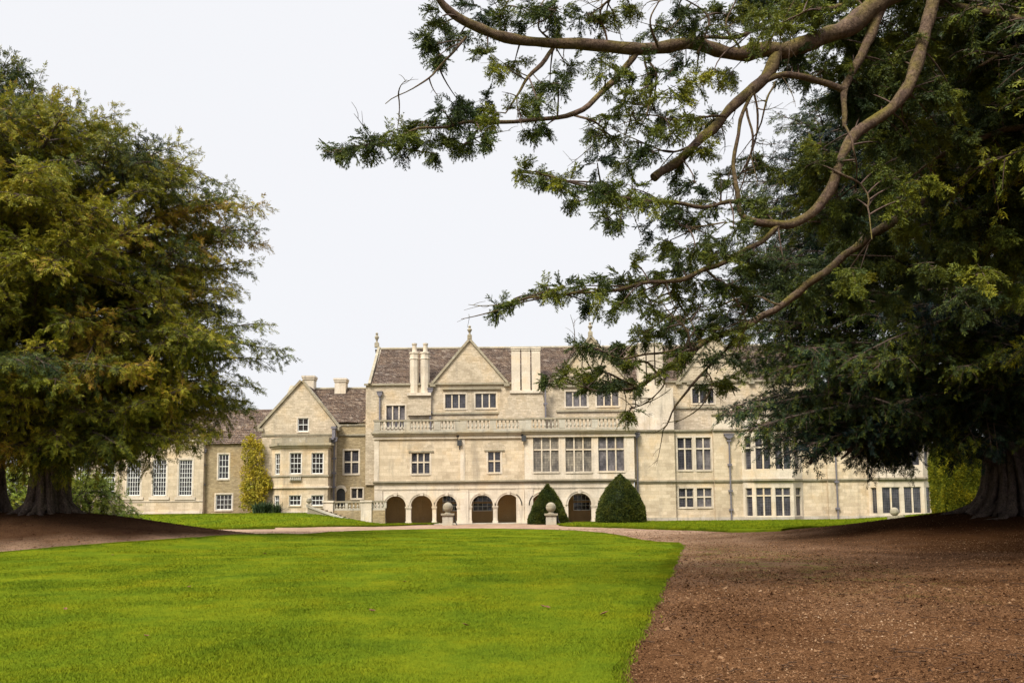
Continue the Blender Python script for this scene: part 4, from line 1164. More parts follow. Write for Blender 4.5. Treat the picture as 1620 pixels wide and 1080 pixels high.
def sprig(rg, nside, L=0.5, ll=0.15, lw=0.045, droop=0.10):
    """a flat yew sprig: a leader with side shoots, every shoot one narrow rhomb"""
    out = []
    def rh(p, d, l, w_):
        d = d / np.linalg.norm(d); up = np.array((0, 0, 1.0)) + rg.normal(0, 0.35, 3)
        s_ = np.cross(up, d); s_ /= np.linalg.norm(s_)
        out.append(np.array([p, p + d * l * 0.4 + s_ * w_ / 2, p + d * l, p + d * l * 0.45 - s_ * w_ / 2]))
    for i in range(nside):
        t = (i + 0.3) / nside; x = t * L * 0.8
        p = np.array((x, rg.normal(0, 0.012), -droop * t * t))
        for sg in (-1, 1):
            d = np.array((math.cos(0.9), sg * math.sin(0.9), rg.normal(-0.15, 0.25)))
            rh(p, d, ll * (1.25 - 0.6 * t) * rg.uniform(0.7, 1.3), lw * rg.uniform(0.7, 1.3))
    rh(np.array((L * 0.72, 0, -droop * 0.5)), np.array((1, rg.normal(0, .15), -0.2)), ll * 1.2, lw)
    rh(np.array((L * 0.3, 0, 0)), np.array((1, rg.normal(0, .1), -0.1)), ll * 1.6, lw)
    return np.array(out)
def bez(p0, p1, p2, n):
    t = np.linspace(0, 1, n)[:, None]
    return (1 - t) ** 2 * p0 + 2 * t * (1 - t) * p1 + t * t * p2

def trunk_mesh(base, h, r0, r1, flare, lobes, rg, lean=(0, 0), nz=34, na=120, top_split=0.0):
    V = []
    ph = rg.random(6) * 6.28
    for i in range(nz):
        t = i / (nz - 1); z = h * t - 0.5 * (1 - t)
        r = r0 + (r1 - r0) * t + flare * math.exp(-t * h / 0.55) + 0.25 * flare * math.exp(-t * h / 1.6)
        for j in range(na):
            a = 2 * math.pi * j / na + 0.25 * math.sin(2.2 * t + ph[4]) + 0.06 * math.sin(5 * t + ph[5])
            w_ = 1 + (0.20 + 0.22 * math.exp(-t * h / 0.9)) * (1 - 1.6 * abs(math.sin(lobes * a / 2 + ph[0]))) * (0.65 + 0.35 * math.sin(2 * a + ph[1])) + 0.06 * math.sin((2 * lobes + 3) * a + ph[2] + 3 * t) + 0.05 * math.sin(3 * a + ph[3] + 2 * t)
            ang = 2 * math.pi * j / na
            nn = 0.05 * mnoise.noise(Vector((math.cos(ang) * 3, math.sin(ang) * 3, z * 1.2 + ph[0])))
            V.append((base[0] + lean[0] * t * h + r * (w_ + nn) * math.cos(ang), base[1] + lean[1] * t * h + r * (w_ + nn) * math.sin(ang), base[2] + z))
    i, j = np.meshgrid(np.arange(nz - 1), np.arange(na), indexing='ij')
    q = np.stack([i * na + j, i * na + (j + 1) % na, (i + 1) * na + (j + 1) % na, (i + 1) * na + j], -1).reshape(-1, 4)
    return np.array(V), q

def yew_tree(label, base, r_tr, h_tr, flare, zmin, ztop, env, nprim, seed, mat, tintmu, name='yew_tree', stems=5, dens=1.0, lscale=1.0, forks=3, hang=6, extra=()):
    rg = np.random.default_rng(seed); base = np.array(base, float)
    root = thing(name, label, 'tree', tuple(base), None)
    V, q = trunk_mesh(base, h_tr, r_tr, r_tr * 0.82, flare, 13 if r_tr > 1.2 else 9, rg)
    np_mesh('trunk', V, q, M['bark'], root, smooth=True)
    if r_tr > 0.5:                         # surface roots and old stems fused to the bole
        rt = Tubes()
        for i in range(int(9 * r_tr + 4)):
            a = rg.random() * 6.283; ro = r_tr + flare; pts_r = []
            for u_ in np.linspace(0, 1, 9):
                rr_ = ro * (0.70 + 0.9 * u_ * rg.uniform(0.95, 1.05)); aa = a + 0.35 * u_ * math.sin(i * 2.1) + 0.05 * rg.normal()
                x_, y_ = base[0] + rr_ * math.cos(aa), base[1] + rr_ * math.sin(aa)
                pts_r.append((x_, y_, float(H(x_, y_)) + 0.38 * (1 - u_) ** 2 - 0.10 * u_))
            rt.add(np.array(pts_r), np.linspace(0.20, 0.05, 9), 7)
        for i in range(int(10 * r_tr)):
            a = rg.random() * 6.283; zs_ = np.linspace(-0.1, h_tr * rg.uniform(0.7, 1.0), 12); tw_ = rg.normal(0, 0.25)
            rad_ = [(r_tr * (1 - 0.18 * z_ / h_tr) + flare * math.exp(-max(z_, 0) / 0.55) + 0.25 * flare * math.exp(-max(z_, 0) / 1.6)) * rg.uniform(0.97, 1.0) * 1.0 for z_ in zs_]
            pl_ = np.array([(base[0] + r_ * math.cos(a + tw_ * z_ / h_tr), base[1] + r_ * math.sin(a + tw_ * z_ / h_tr), base[2] + z_) for r_, z_ in zip(rad_, zs_)])
            rt.add(pl_, np.linspace(rg.uniform(0.14, 0.26), 0.08, 12), 8)
        rt.build('root', M['bark'], root)
    tb, tw = Tubes(), Tubes()
    top = base + np.array((0, 0, h_tr - 0.6))
    st = []
    for i in range(stems):
        a = 6.283 * i / stems + rg.uniform(-.4, .4); rr = r_tr * 0.45
        ze = zmin + (ztop - zmin) * (0.95 if i == 0 else rg.uniform(0.6, 0.85)); ro = 0.15 if i == 0 else env(ze, a) * 0.35
        p0 = top + np.array((rr * math.cos(a), rr * math.sin(a), -0.5)); p2 = np.array((base[0] + ro * math.cos(a), base[1] + ro * math.sin(a), ze))
        p1 = (p0 + p2) / 2 + np.array((rr * math.cos(a), rr * math.sin(a), 0)) * 0.6
        pl = bez(p0, p1, p2, 12); tb.add(pl, np.linspace(r_tr * 0.55, 0.06, 12), 9); st.append(pl)
    pos, dr, ti = [], [], []
    def twig(p, d, Lk, c, fol=True):
        d = d / np.linalg.norm(d)
        e_ = p + d * Lk + np.array((0, 0, -0.20 * Lk)); mid = p + d * Lk * 0.55 + np.array((0, 0, 0.04 * Lk))
        pl = bez(p, mid, e_, 4); tw.add(pl, np.array((0.022, 0.016, 0.010, 0.005)) * (0.6 + 0.3 * Lk), 3)
        m = max(2, int(Lk / 0.17 * dens))
        t = (np.arange(m) + rg.random(m)) / m
        t = 0.12 + 0.88 * t
        pp = (1 - t)[:, None] ** 2 * p + (2 * t * (1 - t))[:, None] * mid + (t * t)[:, None] * e_
        pos.append(pp + rg.normal(0, 0.07, (m, 3))); dd = d + rg.normal(0, 0.55, (m, 3)) + np.array((0, 0, -0.28)); dr.append(dd)
        ti.append(np.full(m, c) + rg.normal(0, 0.08, m))
    for i in range(nprim + len(extra)):
        f = (i + rg.random()) / nprim if i < nprim else 0.05
        ze = zmin + (ztop - zmin) * f ** 0.95
        az = i * 2.39996 + rg.uniform(-.5, .5)
        r = env(ze, az) * min(1.06, rg.uniform(0.62, 1.12))
        if i >= nprim:
            ex_ = extra[i - nprim]; ze = ex_[2]; az = math.atan2(ex_[1] - base[1], ex_[0] - base[0]); r = math.hypot(ex_[0] - base[0], ex_[1] - base[1])
        zs = max(base[2] + h_tr * 0.75, ze - r * rg.uniform(0.25, 0.6))
        s_ = st[rg.integers(0, len(st))]
        s_ = s_[np.argmin(np.abs(s_[:, 2] - zs))]
        e_ = np.array((base[0] + r * math.cos(az), base[1] + r * math.sin(az), ze))
        up = 0.10 * r if f > 0.25 else 0.16 * r
        mid = s_ * 0.5 + e_ * 0.5 + np.array((0, 0, up + 0.25 * (e_[2] - s_[2])))
        if f > 0.8: e_[2] += 0.08 * r
        pl = bez(s_, mid, e_, 9)
        w0 = 0.025 + 0.012 * r
        tb.add(pl, np.linspace(w0, 0.015, 9), 6)
        c = tintmu + rg.normal(0, 0.19)
        ln = np.linalg.norm(e_ - s_)
        nb = max(5, int(ln / 0.36 * dens)); tm = 0.38 if f < 0.15 else 0.20
        for k_ in range(nb):
            t = tm + (1 - tm) * (k_ + rg.random()) / nb
            p = (1 - t) ** 2 * s_ + 2 * t * (1 - t) * mid + t * t * e_
            tg = unit(2 * (1 - t) * (mid - s_) + 2 * t * (e_ - mid)); side = unit(np.cross(tg, (0, 0, 1.0)))
            sg = 1 if k_ % 2 else -1; a = rg.uniform(0.5, 1.15)
            d = tg * math.cos(a) + side * sg * math.sin(a) + np.array((0, 0, rg.normal(-0.02, 0.28)))
            Lk = (0.55 + 0.13 * r * (1.15 - t)) * rg.uniform(0.6, 1.35)
            twig(p, d, Lk, c + rg.normal(0, 0.10))
        twig(e_, unit(e_ - mid) + rg.normal(0, 0.15, 3), 0.8, c)
        for fk in range(forks):
            t = rg.uniform(0.40, 0.75); p = (1 - t) ** 2 * s_ + 2 * t * (1 - t) * mid + t * t * e_
            a2 = az + rg.uniform(0.15, 0.55) * (1 if fk % 2 else -1); z2 = ze + rg.normal(-0.4, 1.1)
            z2 = min(max(z2, zmin * 0.8), ztop); r2 = env(z2, a2) * rg.uniform(0.70, 1.05)
            q_ = np.array((base[0] + r2 * math.cos(a2), base[1] + r2 * math.sin(a2), z2)); m2 = (p + q_) / 2 + np.array((0, 0, 0.12 * np.linalg.norm(q_ - p)))
            tb.add(bez(p, m2, q_, 6), np.linspace(w0 * 0.5, 0.012, 6), 5)
            nb2 = max(3, int(np.linalg.norm(q_ - p) / 0.34 * dens)); c2 = c + rg.normal(0, 0.08)
            for k_ in range(nb2):
                t = 0.15 + 0.85 * (k_ + rg.random()) / nb2
                pp = (1 - t) ** 2 * p + 2 * t * (1 - t) * m2 + t * t * q_; tg = unit(q_ - p); side = unit(np.cross(tg, (0, 0, 1.0)))
                a = rg.uniform(0.4, 1.2); twig(pp, tg * math.cos(a) + side * (1 if k_ % 2 else -1) * math.sin(a) + np.array((0, 0, rg.normal(-0.10, 0.35))), rg.uniform(0.5, 1.3), c2 + rg.normal(0, 0.05))
            twig(q_, unit(q_ - m2), 0.7, c2)
            if f < 0.35:
                for _ in range(3): twig(q_ * 0.8 + p * 0.2 + rg.normal(0, 0.3, 3), np.array((rg.normal(0, .35), rg.normal(0, .35), -1.0)), rg.uniform(0.5, 1.2), c2)
        if f < 0.30:
            for _ in range(hang):
                t = rg.uniform(0.45, 1.0); pp = (1 - t) ** 2 * s_ + 2 * t * (1 - t) * mid + t * t * e_
                twig(pp, np.array((rg.normal(0, .4), rg.normal(0, .4), -1.0)), rg.uniform(0.4, 0.9), c)
        if f > 0.55:                       # upright leaders that break the outline
            for _ in range(2): twig(e_ + rg.normal(0, 0.3, 3), np.array((rg.normal(0, .4), rg.normal(0, .4), 1.0)), rg.uniform(0.4, 1.1), c + 0.1)
    pos = np.concatenate(pos); dr = np.concatenate(dr); ti = np.concatenate(ti)
    pr = np.array([sprig(rg, 5, 0.46, 0.165, 0.050) for _ in range(6)])
    V, tt = place(pr, pos, dr, rg.uniform(0.7, 1.3, len(pos)) * lscale, ti, np.concatenate([np.repeat(np.linspace(-0.06, 0.08, 5), 2), [0.12, 0]]), rg)
    np_mesh('crown', V, np.arange(len(V)).reshape(-1, 4), M[mat], root, tt)
    tb.build('limb', M['bark'], root); tw.build('twigs', M['twig'], root)
    return root, len(pos)

def prof(pts, narrow=False):
    zs_ = [p[0] for p in pts]; rs_ = [p[1] for p in pts]
    def env(z, az): return (0.72 if narrow and math.cos(az) < -0.2 else 1.0) * float(np.interp(z, zs_, rs_)) * (1 + 0.20 * mnoise.noise(Vector((1.6 * math.cos(az) + rs_[0], 1.6 * math.sin(az), z * 0.35))))
    return env
def onground(px, Y, dz=0.0):
    x = P(px, 800, Y)[0]; return (x, Y, float(H(x, Y)) + dz)
b1 = onground(78, 43.0, -0.15)
yew_tree('broad olive green yew with a thick dark trunk beside the tall sash windows', b1, 0.80, 4.4, 0.40, 5.3, 20.8,
         prof([(4.4, 4.5), (5.2, 6.0), (6.2, 7.8), (7.8, 9.8), (9.5, 10.2), (11.5, 8.3), (13.4, 7.6), (15.2, 8.9), (17, 8.8), (18.4, 7.2), (19.6, 5.2), (20.8, 2.4)]), 130, 3, 'yew_olive', 0.58, lscale=0.72, dens=1.55,
         extra=[P(*q) for q in ((60, 712, 38), (110, 706, 37.5), (150, 716, 38), (190, 716, 38.5), (230, 700, 39), (270, 695, 39), (305, 690, 40), (335, 680, 41), (20, 705, 38), (180, 700, 37), (90, 690, 37), (300, 705, 43))])
b2 = onground(-30, 45.0, -0.15)
yew_tree('taller pointed yew behind the broad one with its trunk half hidden', b2, 0.95, 4.4, 0.45, 5.2, 25.0,
         prof([(4.0, 5.0), (6, 8.0), (9, 9.0), (13, 8.4), (17, 7.4), (20, 5.6), (22, 3.6), (25.0, 0.9)]), 95, 5, 'yew_olive', 0.43, lscale=0.85, dens=1.15, extra=[P(*q) for q in ((-20, 700, 39.5), (15, 690, 40), (-60, 690, 40))])
b3 = onground(1622, 41.0, -0.2)
big, _ = yew_tree('great dark spreading yew with a wide ridged trunk before the clipped hedge', b3, 1.55, 5.0, 0.85, 5.0, 24.5,
         prof([(4.2, 8.0), (5.2, 10.5), (6.2, 12.3), (8.2, 13.6), (10.2, 13.9), (13, 12.9), (15.9, 11.7), (18.8, 10.6), (21.6, 8.4), (23.4, 5.0), (24.5, 2.0)]), 180, 8, 'yew_dark', 0.34, lscale=0.72, dens=1.55,
         extra=[P(*q) for q in ((1150, 655, 37), (1185, 680, 36), (1215, 705, 37), (1245, 718, 36), (1275, 722, 37.5), (1300, 705, 36.5), (1335, 690, 37), (1210, 670, 39), (1260, 695, 39), (1390, 682, 37), (1430, 672, 36), (1470, 660, 36.5), (1520, 650, 36), (1580, 655, 36), (1170, 640, 40), (1230, 690, 41))])
def limb_path(lst, wpx, n, k=8, tubes=None):
    p = np.array([P(*q) for q in lst]); pl = smooth_path(p, n)
    wv = np.interp(np.linspace(0, 1, n), np.linspace(0, 1, len(wpx)), wpx)
    rad = wv * 0.43 * pl[:, 1] / F
    pl = pl + np.array([[0.07 * mnoise.noise(Vector(v) * 1.7), 0.07 * mnoise.noise(Vector(v) * 1.7 + Vector((9, 0, 0))), 0.07 * mnoise.noise(Vector(v) * 1.7 + Vector((0, 9, 0)))] for v in pl])
    rad = rad * (1 + 0.28 * np.array([mnoise.noise(Vector(v) * 3.0) for v in pl]))
    tubes.add(pl, rad, k); return pl, rad
T = Tubes()
limb_path([(1610, 735, 41), (1560, 712, 40.4), (1530, 690, 40), (1490, 671, 39.4), (1440, 678, 39), (1400, 690, 38.6), (1350, 707, 38.2), (1310, 709, 38), (1292, 716, 37.8), (1282, 733, 37.6)], (44, 36, 26, 18, 16, 14, 14, 13, 11, 7), 40, 10, T)
limb_path([(1506, 680, 39.5), (1494, 694, 39.3), (1480, 702, 39.2)], (14, 12, 7), 8, 7, T)
for x0, y0, x1, y1 in ((1366, 706, 1350, 724), (1345, 710, 1330, 725), (1330, 711, 1322, 722), (1385, 697, 1372, 712)):
    limb_path([(x0, y0, 38.3), ((x0 + x1) / 2 + 2, (y0 + y1) / 2 - 1, 38.2), (x1, y1, 38.1)], (8, 6, 3), 6, 6, T)
T.build('bough', M['bark'], big)

# --- the near yew whose boughs reach in from beyond the right edge
def sprig_near(rg):
    out = []
    def needle(p, d, l, w_):
        s_ = unit(np.cross(d, rg.normal(0, 1, 3)))
        out.append(np.array([p - s_ * w_ / 2, p + s_ * w_ / 2, p + d * l]))
    def shoot(p, d, l, n):
        d = unit(d); up = unit(np.array((0, 0, 1.0)) + rg.normal(0, 0.3, 3)); s_ = unit(np.cross(up, d))
        for j in range(n):
            t = (j + 0.5) / n
            for sg in (-1, 1):
                needle(p + d * l * t, unit(d * 0.75 + s_ * sg * 0.8 + rg.normal(0, 0.12, 3)), 0.046 * rg.uniform(0.8, 1.2), 0.024)
        needle(p + d * l * 0.8, d, 0.065, 0.024)
    for i in range(5):
        t = (i + .3) / 5; p = np.array((t * 0.26, rg.normal(0, .008), -0.05 * t * t))
        for sg in (-1, 1): shoot(p, np.array((0.75, sg * 0.75, rg.normal(-0.2, 0.3))), rg.uniform(0.08, 0.15), 4)
    shoot(np.array((0, 0, 0.)), np.array((1, 0, -0.1)), 0.34, 7)
    k_ = 10 * 9 + 15
    return np.array(out[:k_])
rg = np.random.default_rng(21)
PN = np.array([sprig_near(rg) for _ in range(5)])
near = onground(2010, 19.5, -0.1)
nt_root, _ = yew_tree('nearest yew reaching mossy bare boughs and dark sprays across the sky from the right', near, 0.95, 5.5, 0.5, 8.8, 20.0,
         prof([(8, 7.0), (10, 9.6), (13, 10.0), (16, 8.5), (18.5, 5.5), (20, 2.0)], True), 130, 14, 'yew_near', 0.40, dens=1.5, lscale=0.60, forks=2)
T = Tubes(); PX = []; PT = []
def bough(lst, w_, n=40, k=8):
    pl, rad = limb_path(lst, w_, n, k, T)
    a_ = np.array(lst, float); q = smooth_path(a_, n)
    PX.append(q); PT.append(pl); return pl
bough([(1990, 260, 19.5), (1800, 40, 19.2), (1600, -70, 18.7), (1480, -45, 18.3), (1403, -4, 18), (1340, 40, 17.8), (1280, 66, 17.6), (1230, 82, 17.4), (1160, 80, 17.2), (1080, 72, 17), (1020, 76, 16.8), (940, 72, 16.5), (860, 70, 16.2), (800, 62, 16), (750, 40, 15.8), (710, 15, 15.6), (680, -25, 15.4)],
      (60, 52, 46, 42, 38, 35, 33, 31, 27, 24, 23, 22, 20, 18, 17, 16, 14), 80, 12)
bough([(1232, 84, 17.4), (1205, 128, 17.2), (1150, 180, 16.9), (1100, 230, 16.6), (1065, 263, 16.4), (1034, 281, 16.2)], (24, 22, 20, 18, 17, 16), 30, 10)
bough([(1190, 150, 17.1), (1215, 124, 17.2), (1260, 120, 17.4), (1300, 129, 17.6), (1336, 141, 17.7)], (7, 12, 13, 13, 14), 24, 8)
bough([(1396, 8, 18), (1372, 68, 17.9), (1347, 120, 17.8), (1335, 142, 17.7), (1337, 200, 17.5)], (22, 18, 15, 14, 8), 24, 8)
bough([(1990, 240, 19.5), (1820, -60, 19), (1600, -140, 18.4), (1500, -60, 18.1), (1474, 20, 17.9), (1452, 90, 17.7), (1430, 150, 17.5), (1385, 190, 17.3), (1345, 215, 17.2), (1330, 255, 17), (1308, 310, 16.9), (1270, 345, 16.8), (1225, 358, 16.6), (1185, 346, 16.5), (1168, 318, 16.5), (1160, 270, 16.6), (1166, 210, 16.8), (1185, 160, 17), (1212, 122, 17.2)],
      (40, 36, 32, 29, 27, 24, 22, 22, 20, 18, 18, 18, 16, 13, 10, 8, 7, 7, 8), 80, 10)
bough([(1228, 360, 16.6), (1204, 382, 16.5), (1154, 409, 16.3), (1115, 427, 16.1), (1071, 441, 15.9), (1006, 452, 15.6), (908, 464, 15.2), (834, 472, 15), (790, 487, 14.8)], (11, 10, 9, 9, 8, 7, 5, 4, 2), 40, 7)
bough([(1170, 318, 16.5), (1110, 324, 16.2), (1060, 320, 16), (1018, 318, 15.8), (974, 311, 15.6), (926, 296, 15.4), (870, 281, 15.2), (822, 270, 15)], (8, 7, 7, 6, 5, 4, 3, 2), 30, 6)
bough([(1003, 82, 16.8), (990, 105, 16.6), (974, 128, 16.4), (944, 155, 16.2), (900, 180, 15.9), (844, 192, 15.6), (790, 193, 15.4), (737, 194, 15.2), (685, 200, 15), (640, 213, 14.8), (593, 230, 14.6), (528, 238, 14.4)], (13, 13, 12, 11, 10, 8, 7, 6, 5, 4, 3, 2), 44, 8)
bough([(878, 78, 16.3), (844, 115, 16), (822, 148, 15.8), (796, 178, 15.6)], (9, 7, 5, 3), 16, 6)
bough([(735, 60, 15.8), (715, 85, 15.6), (685, 115, 15.5), (659, 133, 15.4), (611, 167, 15.2)], (6, 5, 4, 3, 1.5), 20, 5)
bough([(1990, 300, 19.5), (1800, 200, 20), (1650, 230, 21), (1500, 300, 22), (1400, 360, 22.5), (1359, 387, 22.5), (1303, 433, 22.4), (1254, 468, 22.3), (1222, 493, 22.2), (1184, 514, 22), (1127, 535, 21.8), (1092, 557, 21.5), (1056, 579, 21.2), (1021, 606, 21), (991, 615, 20.8), (938, 615, 20.5), (872, 598, 20.2)],
      (34, 30, 26, 22, 18, 16, 14, 14, 13, 12, 10, 9, 8, 7, 5, 4, 2), 60, 8)
bough([(1190, 512, 22), (1169, 526, 22), (1136, 567, 21.8), (1110, 591, 21.6), (1071, 635, 21.4), (1050, 680, 21.2)], (6, 6, 5, 5, 4, 2), 24, 5)
bough([(1120, 585, 21.7), (1125, 610, 21.6), (1100, 650, 21.5), (1066, 668, 21.4)], (3, 3, 2.5, 1.5), 14, 4)
bough([(1127, 535, 21.8), (1080, 548, 21.5), (1024, 561, 21.2), (979, 564, 21), (944, 552, 20.8), (908, 548, 20.6)], (6, 5, 4, 4, 3, 2), 24, 5)
bough([(1050, 585, 21.2), (1047, 615, 21.1), (1020, 638, 21), (994, 647, 20.9)], (4, 3, 2.5, 1.5), 14, 4)
bough([(1990, 200, 19.5), (1800, 60, 19.5), (1650, 60, 19.5), (1540, 110, 19.5)], (34, 26, 14, 4), 24, 7)
bough([(1990, 280, 19.5), (1800, 250, 20), (1650, 200, 20), (1520, 230, 20), (1440, 280, 20)], (34, 26, 14, 8, 4), 24, 7)
bough([(1640, 30, 18), (1560, 20, 18.6), (1420, -10, 19), (1330, 10, 19.4), (1240, 22, 19.5), (1180, 55, 19.3), (1110, 60, 19), (1040, 40, 18.8)], (20, 16, 13, 11, 9, 8, 6, 3), 40, 6)
# fine bare stems between the boughs
srg = np.random.default_rng(5)
for x0, y0, x1, y1, x2, y2 in ((1190, 140, 1200, 200, 1160, 330), (1100, 85, 1120, 30, 1060, -20), (1040, 74, 1030, 30, 1060, -20), (960, 72, 950, 20, 985, -20), (880, 68, 850, 40, 870, -20), (1016, 92, 1030, 150, 1010, 215), (1020, 90, 1040, 130, 1025, 190), (790, 60, 795, 30, 810, -20),
                               (1170, 80, 1150, 40, 1170, -20), (1215, 80, 1235, 40, 1290, 10), (1100, 230, 1060, 240, 1000, 225), (1150, 180, 1080, 190, 1000, 180), (1180, 170, 1190, 240, 1150, 300), (1337, 200, 1350, 240, 1355, 300), (1320, 270, 1370, 300, 1380, 380), (1060, 440, 1075, 480, 1100, 520), (1120, 425, 1160, 470, 1180, 510), (1050, 320, 1080, 360, 1150, 350),
                               (1235, 480, 1180, 470, 1090, 500), (1092, 557, 1085, 520, 1050, 480), (1040, 592, 1020, 575, 985, 585), (1000, 612, 960, 590, 930, 590), (640, 213, 640, 235, 650, 240), (760, 193, 750, 215, 740, 240), (900, 180, 940, 190, 960, 215), (1225, 130, 1210, 180, 1190, 230)):
    dpt = 16.6 if y0 < 450 else 21.4
    bough([(x0, y0, dpt), (x1, y1, dpt + srg.uniform(-.4, .4)), (x2, y2, dpt + srg.uniform(-.7, .7))], (5, 4, 2), 14, 5)
for _ in range(230):                    # bare drooping twiglets
    i = srg.integers(0, len(PT)); pl = PT[i]; j = srg.integers(len(pl) // 3, len(pl)); p0 = pl[j]
    if PX[i][j, 0] > 1290: continue
    d = unit(srg.normal(0, 1, 3) * np.array((1, .8, .6)) + np.array((-0.5, 0, -0.25))); Lt = srg.uniform(0.3, 0.95)
    p2 = p0 + d * Lt + np.array((0, 0, -0.3 * Lt * srg.random())); p1 = (p0 + p2) / 2 + srg.normal(0, 0.12, 3) * Lt
    T.add(bez(p0, p1, p2, 7), np.linspace(0.014, 0.004, 7), 4)
    for _k in range(3):
        t = srg.uniform(.35, .95); q = (1 - t) ** 2 * p0 + 2 * t * (1 - t) * p1 + t * t * p2; e_ = q + unit(d + srg.normal(0, .7, 3)) * Lt * 0.35
        T.add(bez(q, (q + e_) / 2 + srg.normal(0, .03, 3), e_, 4), np.linspace(0.006, 0.003, 4), 3)
T.build('bough', M['bark_near'], nt_root)
PXa = np.concatenate(PX); PTa = np.concatenate(PT)
blobs = """700 25 26;680 55 22;725 60 28;760 15 30;698 85 14;800 25 30;770 85 20;835 20 32;690 70 22;880 15 32;925 25 26;960 30 28;1000 15 32;870 45 22;1040 40 32;1075 15 36;1110 45 32;1150 25 38;1190 50 34;1230 20 38;1280 20 34;1320 15 30;1360 5 30;
815 95 18;790 105 12;900 108 20;950 95 14;960 120 20;1000 115 24;1040 110 26;1060 140 28;1085 100 20;1010 145 24;1100 130 24;1130 110 22;1160 110 24;
553 240 20;530 238 11;575 232 22;597 226 24;620 212 26;648 210 26;680 195 30;705 175 30;722 155 26;740 188 30;700 222 26;735 228 26;770 163 26;790 190 28;820 170 24;850 158 22;870 130 22;690 243 12;842 205 10;862 200 11;884 135 20;762 210 22;640 232 10;672 225 14;
940 205 20;960 188 24;990 160 24;975 222 24;1010 198 26;1040 180 30;945 258 20;990 258 26;1030 240 28;1060 212 28;1090 190 26;1080 250 28;960 290 22;1000 298 24;1110 230 26;1130 190 24;
830 274 13;850 277 14;870 282 16;900 289 18;930 300 22;915 318 18;960 308 22;960 345 22;1000 318 24;985 343 18;1030 318 24;1040 350 24;1075 330 26;1060 380 22;1100 350 28;1130 320 28;1100 290 26;1140 280 24;1160 360 30;1180 320 26;1120 380 28;
793 486 12;815 480 15;842 466 18;868 460 18;895 455 18;920 452 20;945 458 20;960 440 20;985 445 22;1000 415 16;1010 440 24;985 478 14;935 482 12;1040 430 26;1070 410 26;1060 458 24;1100 390 28;1100 440 26;1140 400 30;1030 480 20;1060 500 22;1005 470 14;1180 420 34;1150 450 30;1110 480 26;1150 500 28;1190 470 32;1090 520 22;
912 548 10;935 550 14;960 556 16;985 546 18;1010 536 22;1035 526 22;1000 570 16;870 597 11;895 595 16;920 590 18;945 600 16;965 605 18;990 600 18;1010 610 12;1040 588 16;1070 560 20;1060 520 24;995 650 8;1085 545 20;1110 520 24;960 580 12;930 610 12;1140 560 26;1160 530 28;1120 610 10;1150 600 22"""
bl = [tuple(map(float, b.split())) for b in blobs.replace('\n', '').split(';') if b.strip()]
frg = np.random.default_rng(33)
for _ in range(330):                     # the mass at the right
    x = frg.uniform(1190, 1700); y = frg.uniform(-140, 470 + 0.0 * x)
    lim = 0.35 if x < 1300 else 0.75 if x < 1400 else 1.0
    if frg.random() > lim or (1185 < x < 1300 and 110 < y < 330 and frg.random() < 0.8): continue
    bl.append((x, y, frg.uniform(26, 44)))
pos, dr, ti, sca = [], [], [], []
TW = Tubes()
for bx, by, br in bl:
    d2 = (PXa[:, 0] - bx) ** 2 + (PXa[:, 1] - by) ** 2
    i = frg.choice(np.argsort(d2)[:12])
    Y = PXa[i, 2] + frg.normal(0, 0.55) + (1.0 if bx > 1250 and by < 400 else 0)
    c = P(bx, by, Y); Rm = br * Y / F; b0 = PTa[i]
    md = (b0 + c) / 2 + np.array((0, 0, 0.06 * np.linalg.norm(c - b0))) + frg.normal(0, 0.05, 3)
    tone = 0.50 + frg.normal(0, 0.13)
    if d2.min() < 75 ** 2: TW.add(bez(b0, md, c, 6), np.linspace(0.020, 0.009, 6), 4)
    nsub = int(4 + Rm * 9)
    for _ in range(nsub):
        d = unit(frg.normal(0, 1, 3) * np.array((1.25, 1.0, 0.55)) + np.array((-0.35, 0, -0.12)))
        st_ = c + frg.normal(0, 0.15, 3) * Rm
        e_ = st_ + d * Rm * frg.uniform(0.6, 1.1) + np.array((0, 0, -0.18 * Rm)); m_ = (st_ + e_) / 2 + np.array((0, 0, 0.10 * Rm))
        pl = bez(st_, m_, e_, 5); TW.add(pl, np.linspace(0.008, 0.003, 5), 3)
        k_ = max(3, int(np.linalg.norm(e_ - st_) / 0.060))
        t = frg.random(k_)[:, None]
        pos.append((1 - t) ** 2 * st_ + 2 * t * (1 - t) * m_ + t * t * e_)
        hang = -0.75 if (bx > 1330) else -0.30
        dr.append(d + frg.normal(0, 0.5, (k_, 3)) + np.array((0, 0, hang))); ti.append(np.full(k_, tone) + frg.normal(0, 0.07, k_))
        sca.append(frg.uniform(0.55, 1.05, k_) * (1.15 if Y > 19 else 1.0))
pos = np.concatenate(pos); dr = np.concatenate(dr); ti = np.concatenate(ti); sca = np.concatenate(sca)
V, tt = place(PN, pos, dr, sca, ti, rg.normal(0, 0.05, PN.shape[1]), rg)
print('near sprigs', len(pos), 'tris', len(V) // 3)
np_mesh('spray_foliage', V, np.arange(len(V)).reshape(-1, 3), M['yew_near'], nt_root, tt)
TW.build('twigs', M['twig'], nt_root)

